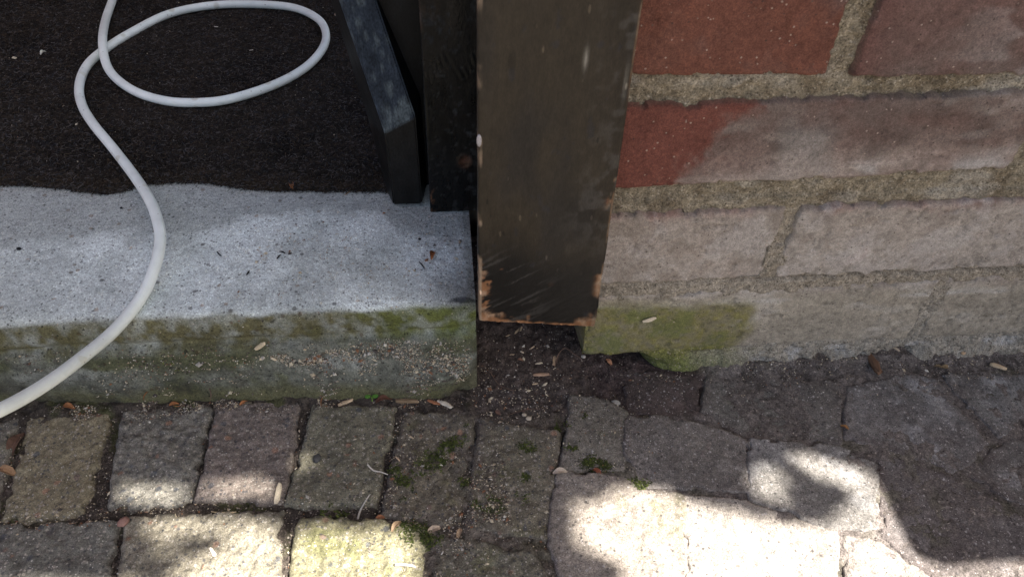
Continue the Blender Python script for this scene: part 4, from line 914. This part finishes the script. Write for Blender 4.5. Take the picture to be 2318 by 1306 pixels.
# dark crumbs of soil
def in_joints(n, x0, x1, y0, y1, lim):
    xx = rng.uniform(x0, x1, n*8); yy = rng.uniform(y0, y1, n*8); hz = h_at(xx, yy); ok = (hz < lim) & (hz > -20); xx, yy = xx[ok][:n], yy[ok][:n]
    return np.stack([xx, yy, h_at(xx, yy)+.4], 1)
C_ = np.concatenate([in_joints(4600, -470, -215, -150, -8, -2.0), on_ground(2600, -163, -60, 5, 28, -.6), on_ground(2600, -500, -165, -12, 4.5, -.3), on_ground(1300, -225, -150, -70, 28, .0), on_ground(2200, -60, 200, -6, 6, -.2)])
n = len(C_); cr = flakes('soil_crumbs', C_, rng.uniform(.3, .85, n), np.array((.075, .060, .052))*rng.uniform(.5, 1.9, n)[:, None]); tag(cr, 'dark soil crumbs lying in the gap and joints', 'soil', kind='stuff')

# ------------------------------------------------------------------ moss (stuff)
A = []; R_ = []
for x, y, r in MOSS:
    if y > 0: y = -11
    if y < -118 and x > -110: continue
    n = int(34*r); rr = r*np.sqrt(rng.random(n))*rng.uniform(.5, 1.25, n); t = rng.uniform(0, 2*np.pi, n); xx, yy = x+rr*np.cos(t)*1.2, y+rr*np.sin(t)*.9
    ok = fbm(xx, yy, 0, 5, 2, 721) > -.25; A.append(np.stack([xx, yy, h_at(xx, yy)-.2], 1)[ok])
A = np.concatenate(A); n = len(A); t = rng.uniform(0, 2*np.pi, n); l = rng.uniform(.4, .9, n)
D1 = np.stack([np.cos(t)*l, np.sin(t)*l, l*.9], 1); D2 = np.stack([np.cos(t)*l, np.sin(t)*l, l*.2], 1)
mc_ = mix(np.array((.032, .040, .013)), np.array((.095, .115, .026)), rng.random(n)**2)
mo = strips('moss', A, D1, D2, rng.uniform(.4, .8, n), mc_, 'moss'); tag(mo, 'small dark green moss tufts in the paver joints', 'moss', kind='stuff')

# ------------------------------------------------------------------ unseen table added on the right to cast the straight-edged shadow
HT = 720.0
kx, ky = SUN.x/SUN.z, SUN.y/SUN.z
tcx, tcy = SHADOW_CORNER[0]+kx*HT, SHADOW_CORNER[1]+ky*HT
table = empty('shadow_table'); table.location = (0, 0, 0); tag(table, 'unseen slatted table added on the right to cast a straight-edged shadow', 'table')
tx1 = tcx+760; nsl = 5; ty1 = -15.0; wsl = (ty1-tcy)/nsl
for i in range(nsl):
    link('slat', box_mesh('slat', (tcx, tcy+i*wsl, HT-24), (tx1, tcy+(i+1)*wsl-.5, HT), 2), table, M['tablewood'])
for x in (tcx+30, tx1-80):
    link('batten', box_mesh('batten', (x, tcy+10, HT-60), (x+50, ty1-10, HT-24.5), 2), table, M['tablewood'])
for x in (tcx+60, tx1-110):
    for y in (tcy+30, ty1-80):
        link('leg', box_mesh('leg', (x, y, -10), (x+48, y+48, HT-60.5), 3), table, M['tablewood'])

# ------------------------------------------------------------------ unseen leafy shrub on the right, leaf gaps shaped to cast the sun patches
shrub = empty('shade_shrub'); tag(shrub, 'unseen leafy shrub on the right, leaf gaps shaped to dapple the doorstep', 'shrub')
NL = 26000
gx = rng.uniform(-760, 420, NL); gy_ = rng.uniform(-210, 560, NL); hh = rng.uniform(900, 1380, NL)
size = rng.uniform(9, 24, NL)
sd = np.full(NL, -1e9); thick = np.zeros(NL)
for kname, poly in LIT.items():
    e = {'L1': 1.5, 'L3': -4.5, 'L3b': -3.5, 'L4': -5.5, 'L4b': -8.5, 'L5': -7.0, 'L5b': -1.0, 'L6': -1.0, 'L7': -5.0, 'L2': -9.0, 'L8': -5.0, 'L0': 2}[kname]
    sd = np.maximum(sd, poly_sd(gx, gy_, poly)+e)
near = sd > -60
size = np.where(near, np.minimum(size, np.clip(-sd*.95, 0, 24)), size)
ok = (size > 4.0) & ~((sd < -60) & (rng.random(NL) < .45))
gx, gy_, hh, size = gx[ok], gy_[ok], hh[ok], size[ok]; n = len(gx)
ctr = np.stack([gx+kx*hh, gy_+ky*hh, hh], 1)
s = np.array(SUN); ax1 = np.cross(s, (0, 0, 1.0)); ax1 /= np.linalg.norm(ax1); ax2 = np.cross(s, ax1)
t = rng.uniform(0, 2*np.pi, n); tl = rng.uniform(-.5, .5, n)
u = np.cos(t)[:, None]*ax1+np.sin(t)[:, None]*ax2; v = -np.sin(t)[:, None]*ax1+np.cos(t)[:, None]*ax2; v = v*np.cos(tl)[:, None]+s*np.sin(tl)[:, None]
sz = size[:, None]
V = np.stack([ctr-u*sz, ctr-u*sz*.35+v*sz*.62-s*sz*.1, ctr+u*sz*.4+v*sz*.5-s*sz*.1, ctr+u*sz, ctr+u*sz*.4-v*sz*.5-s*sz*.1, ctr-u*sz*.35-v*sz*.62-s*sz*.1], 1).reshape(-1, 3)
i = (np.arange(n)*6)[:, None]; F = np.concatenate([i+np.array([0, 1, 2, 3]), i+np.array([0, 3, 4, 5])])
fo = link('foliage', raw_mesh('foliage', V, F, smooth=False), shrub, M['leaf']); fo['kind'] = 'stuff'
tr = [(1700, -900, -20), (1560, -740, 350), (1350, -480, 700), (1070, -170, 1000)]
tube('trunk', catmull(tr, 6), np.linspace(38, 16, 19), 'bark', shrub, None, 10)
for gx_, gy2, hz in ((-500, 300, 1200), (-200, 100, 1280), (-350, 10, 1150), (100, 60, 1300), (-100, 400, 1250), (-650, 120, 1200)):
    a = Vector((1070, -170, 990)); b = Vector((gx_+kx*hz, gy2+ky*hz, hz)); m_ = (a+b)/2+Vector((0, 0, 60)); pth = catmull([a, m_, b], 8)
    tube('branch', pth, np.linspace(12, 3, len(pth)), 'bark', shrub, None, 7)
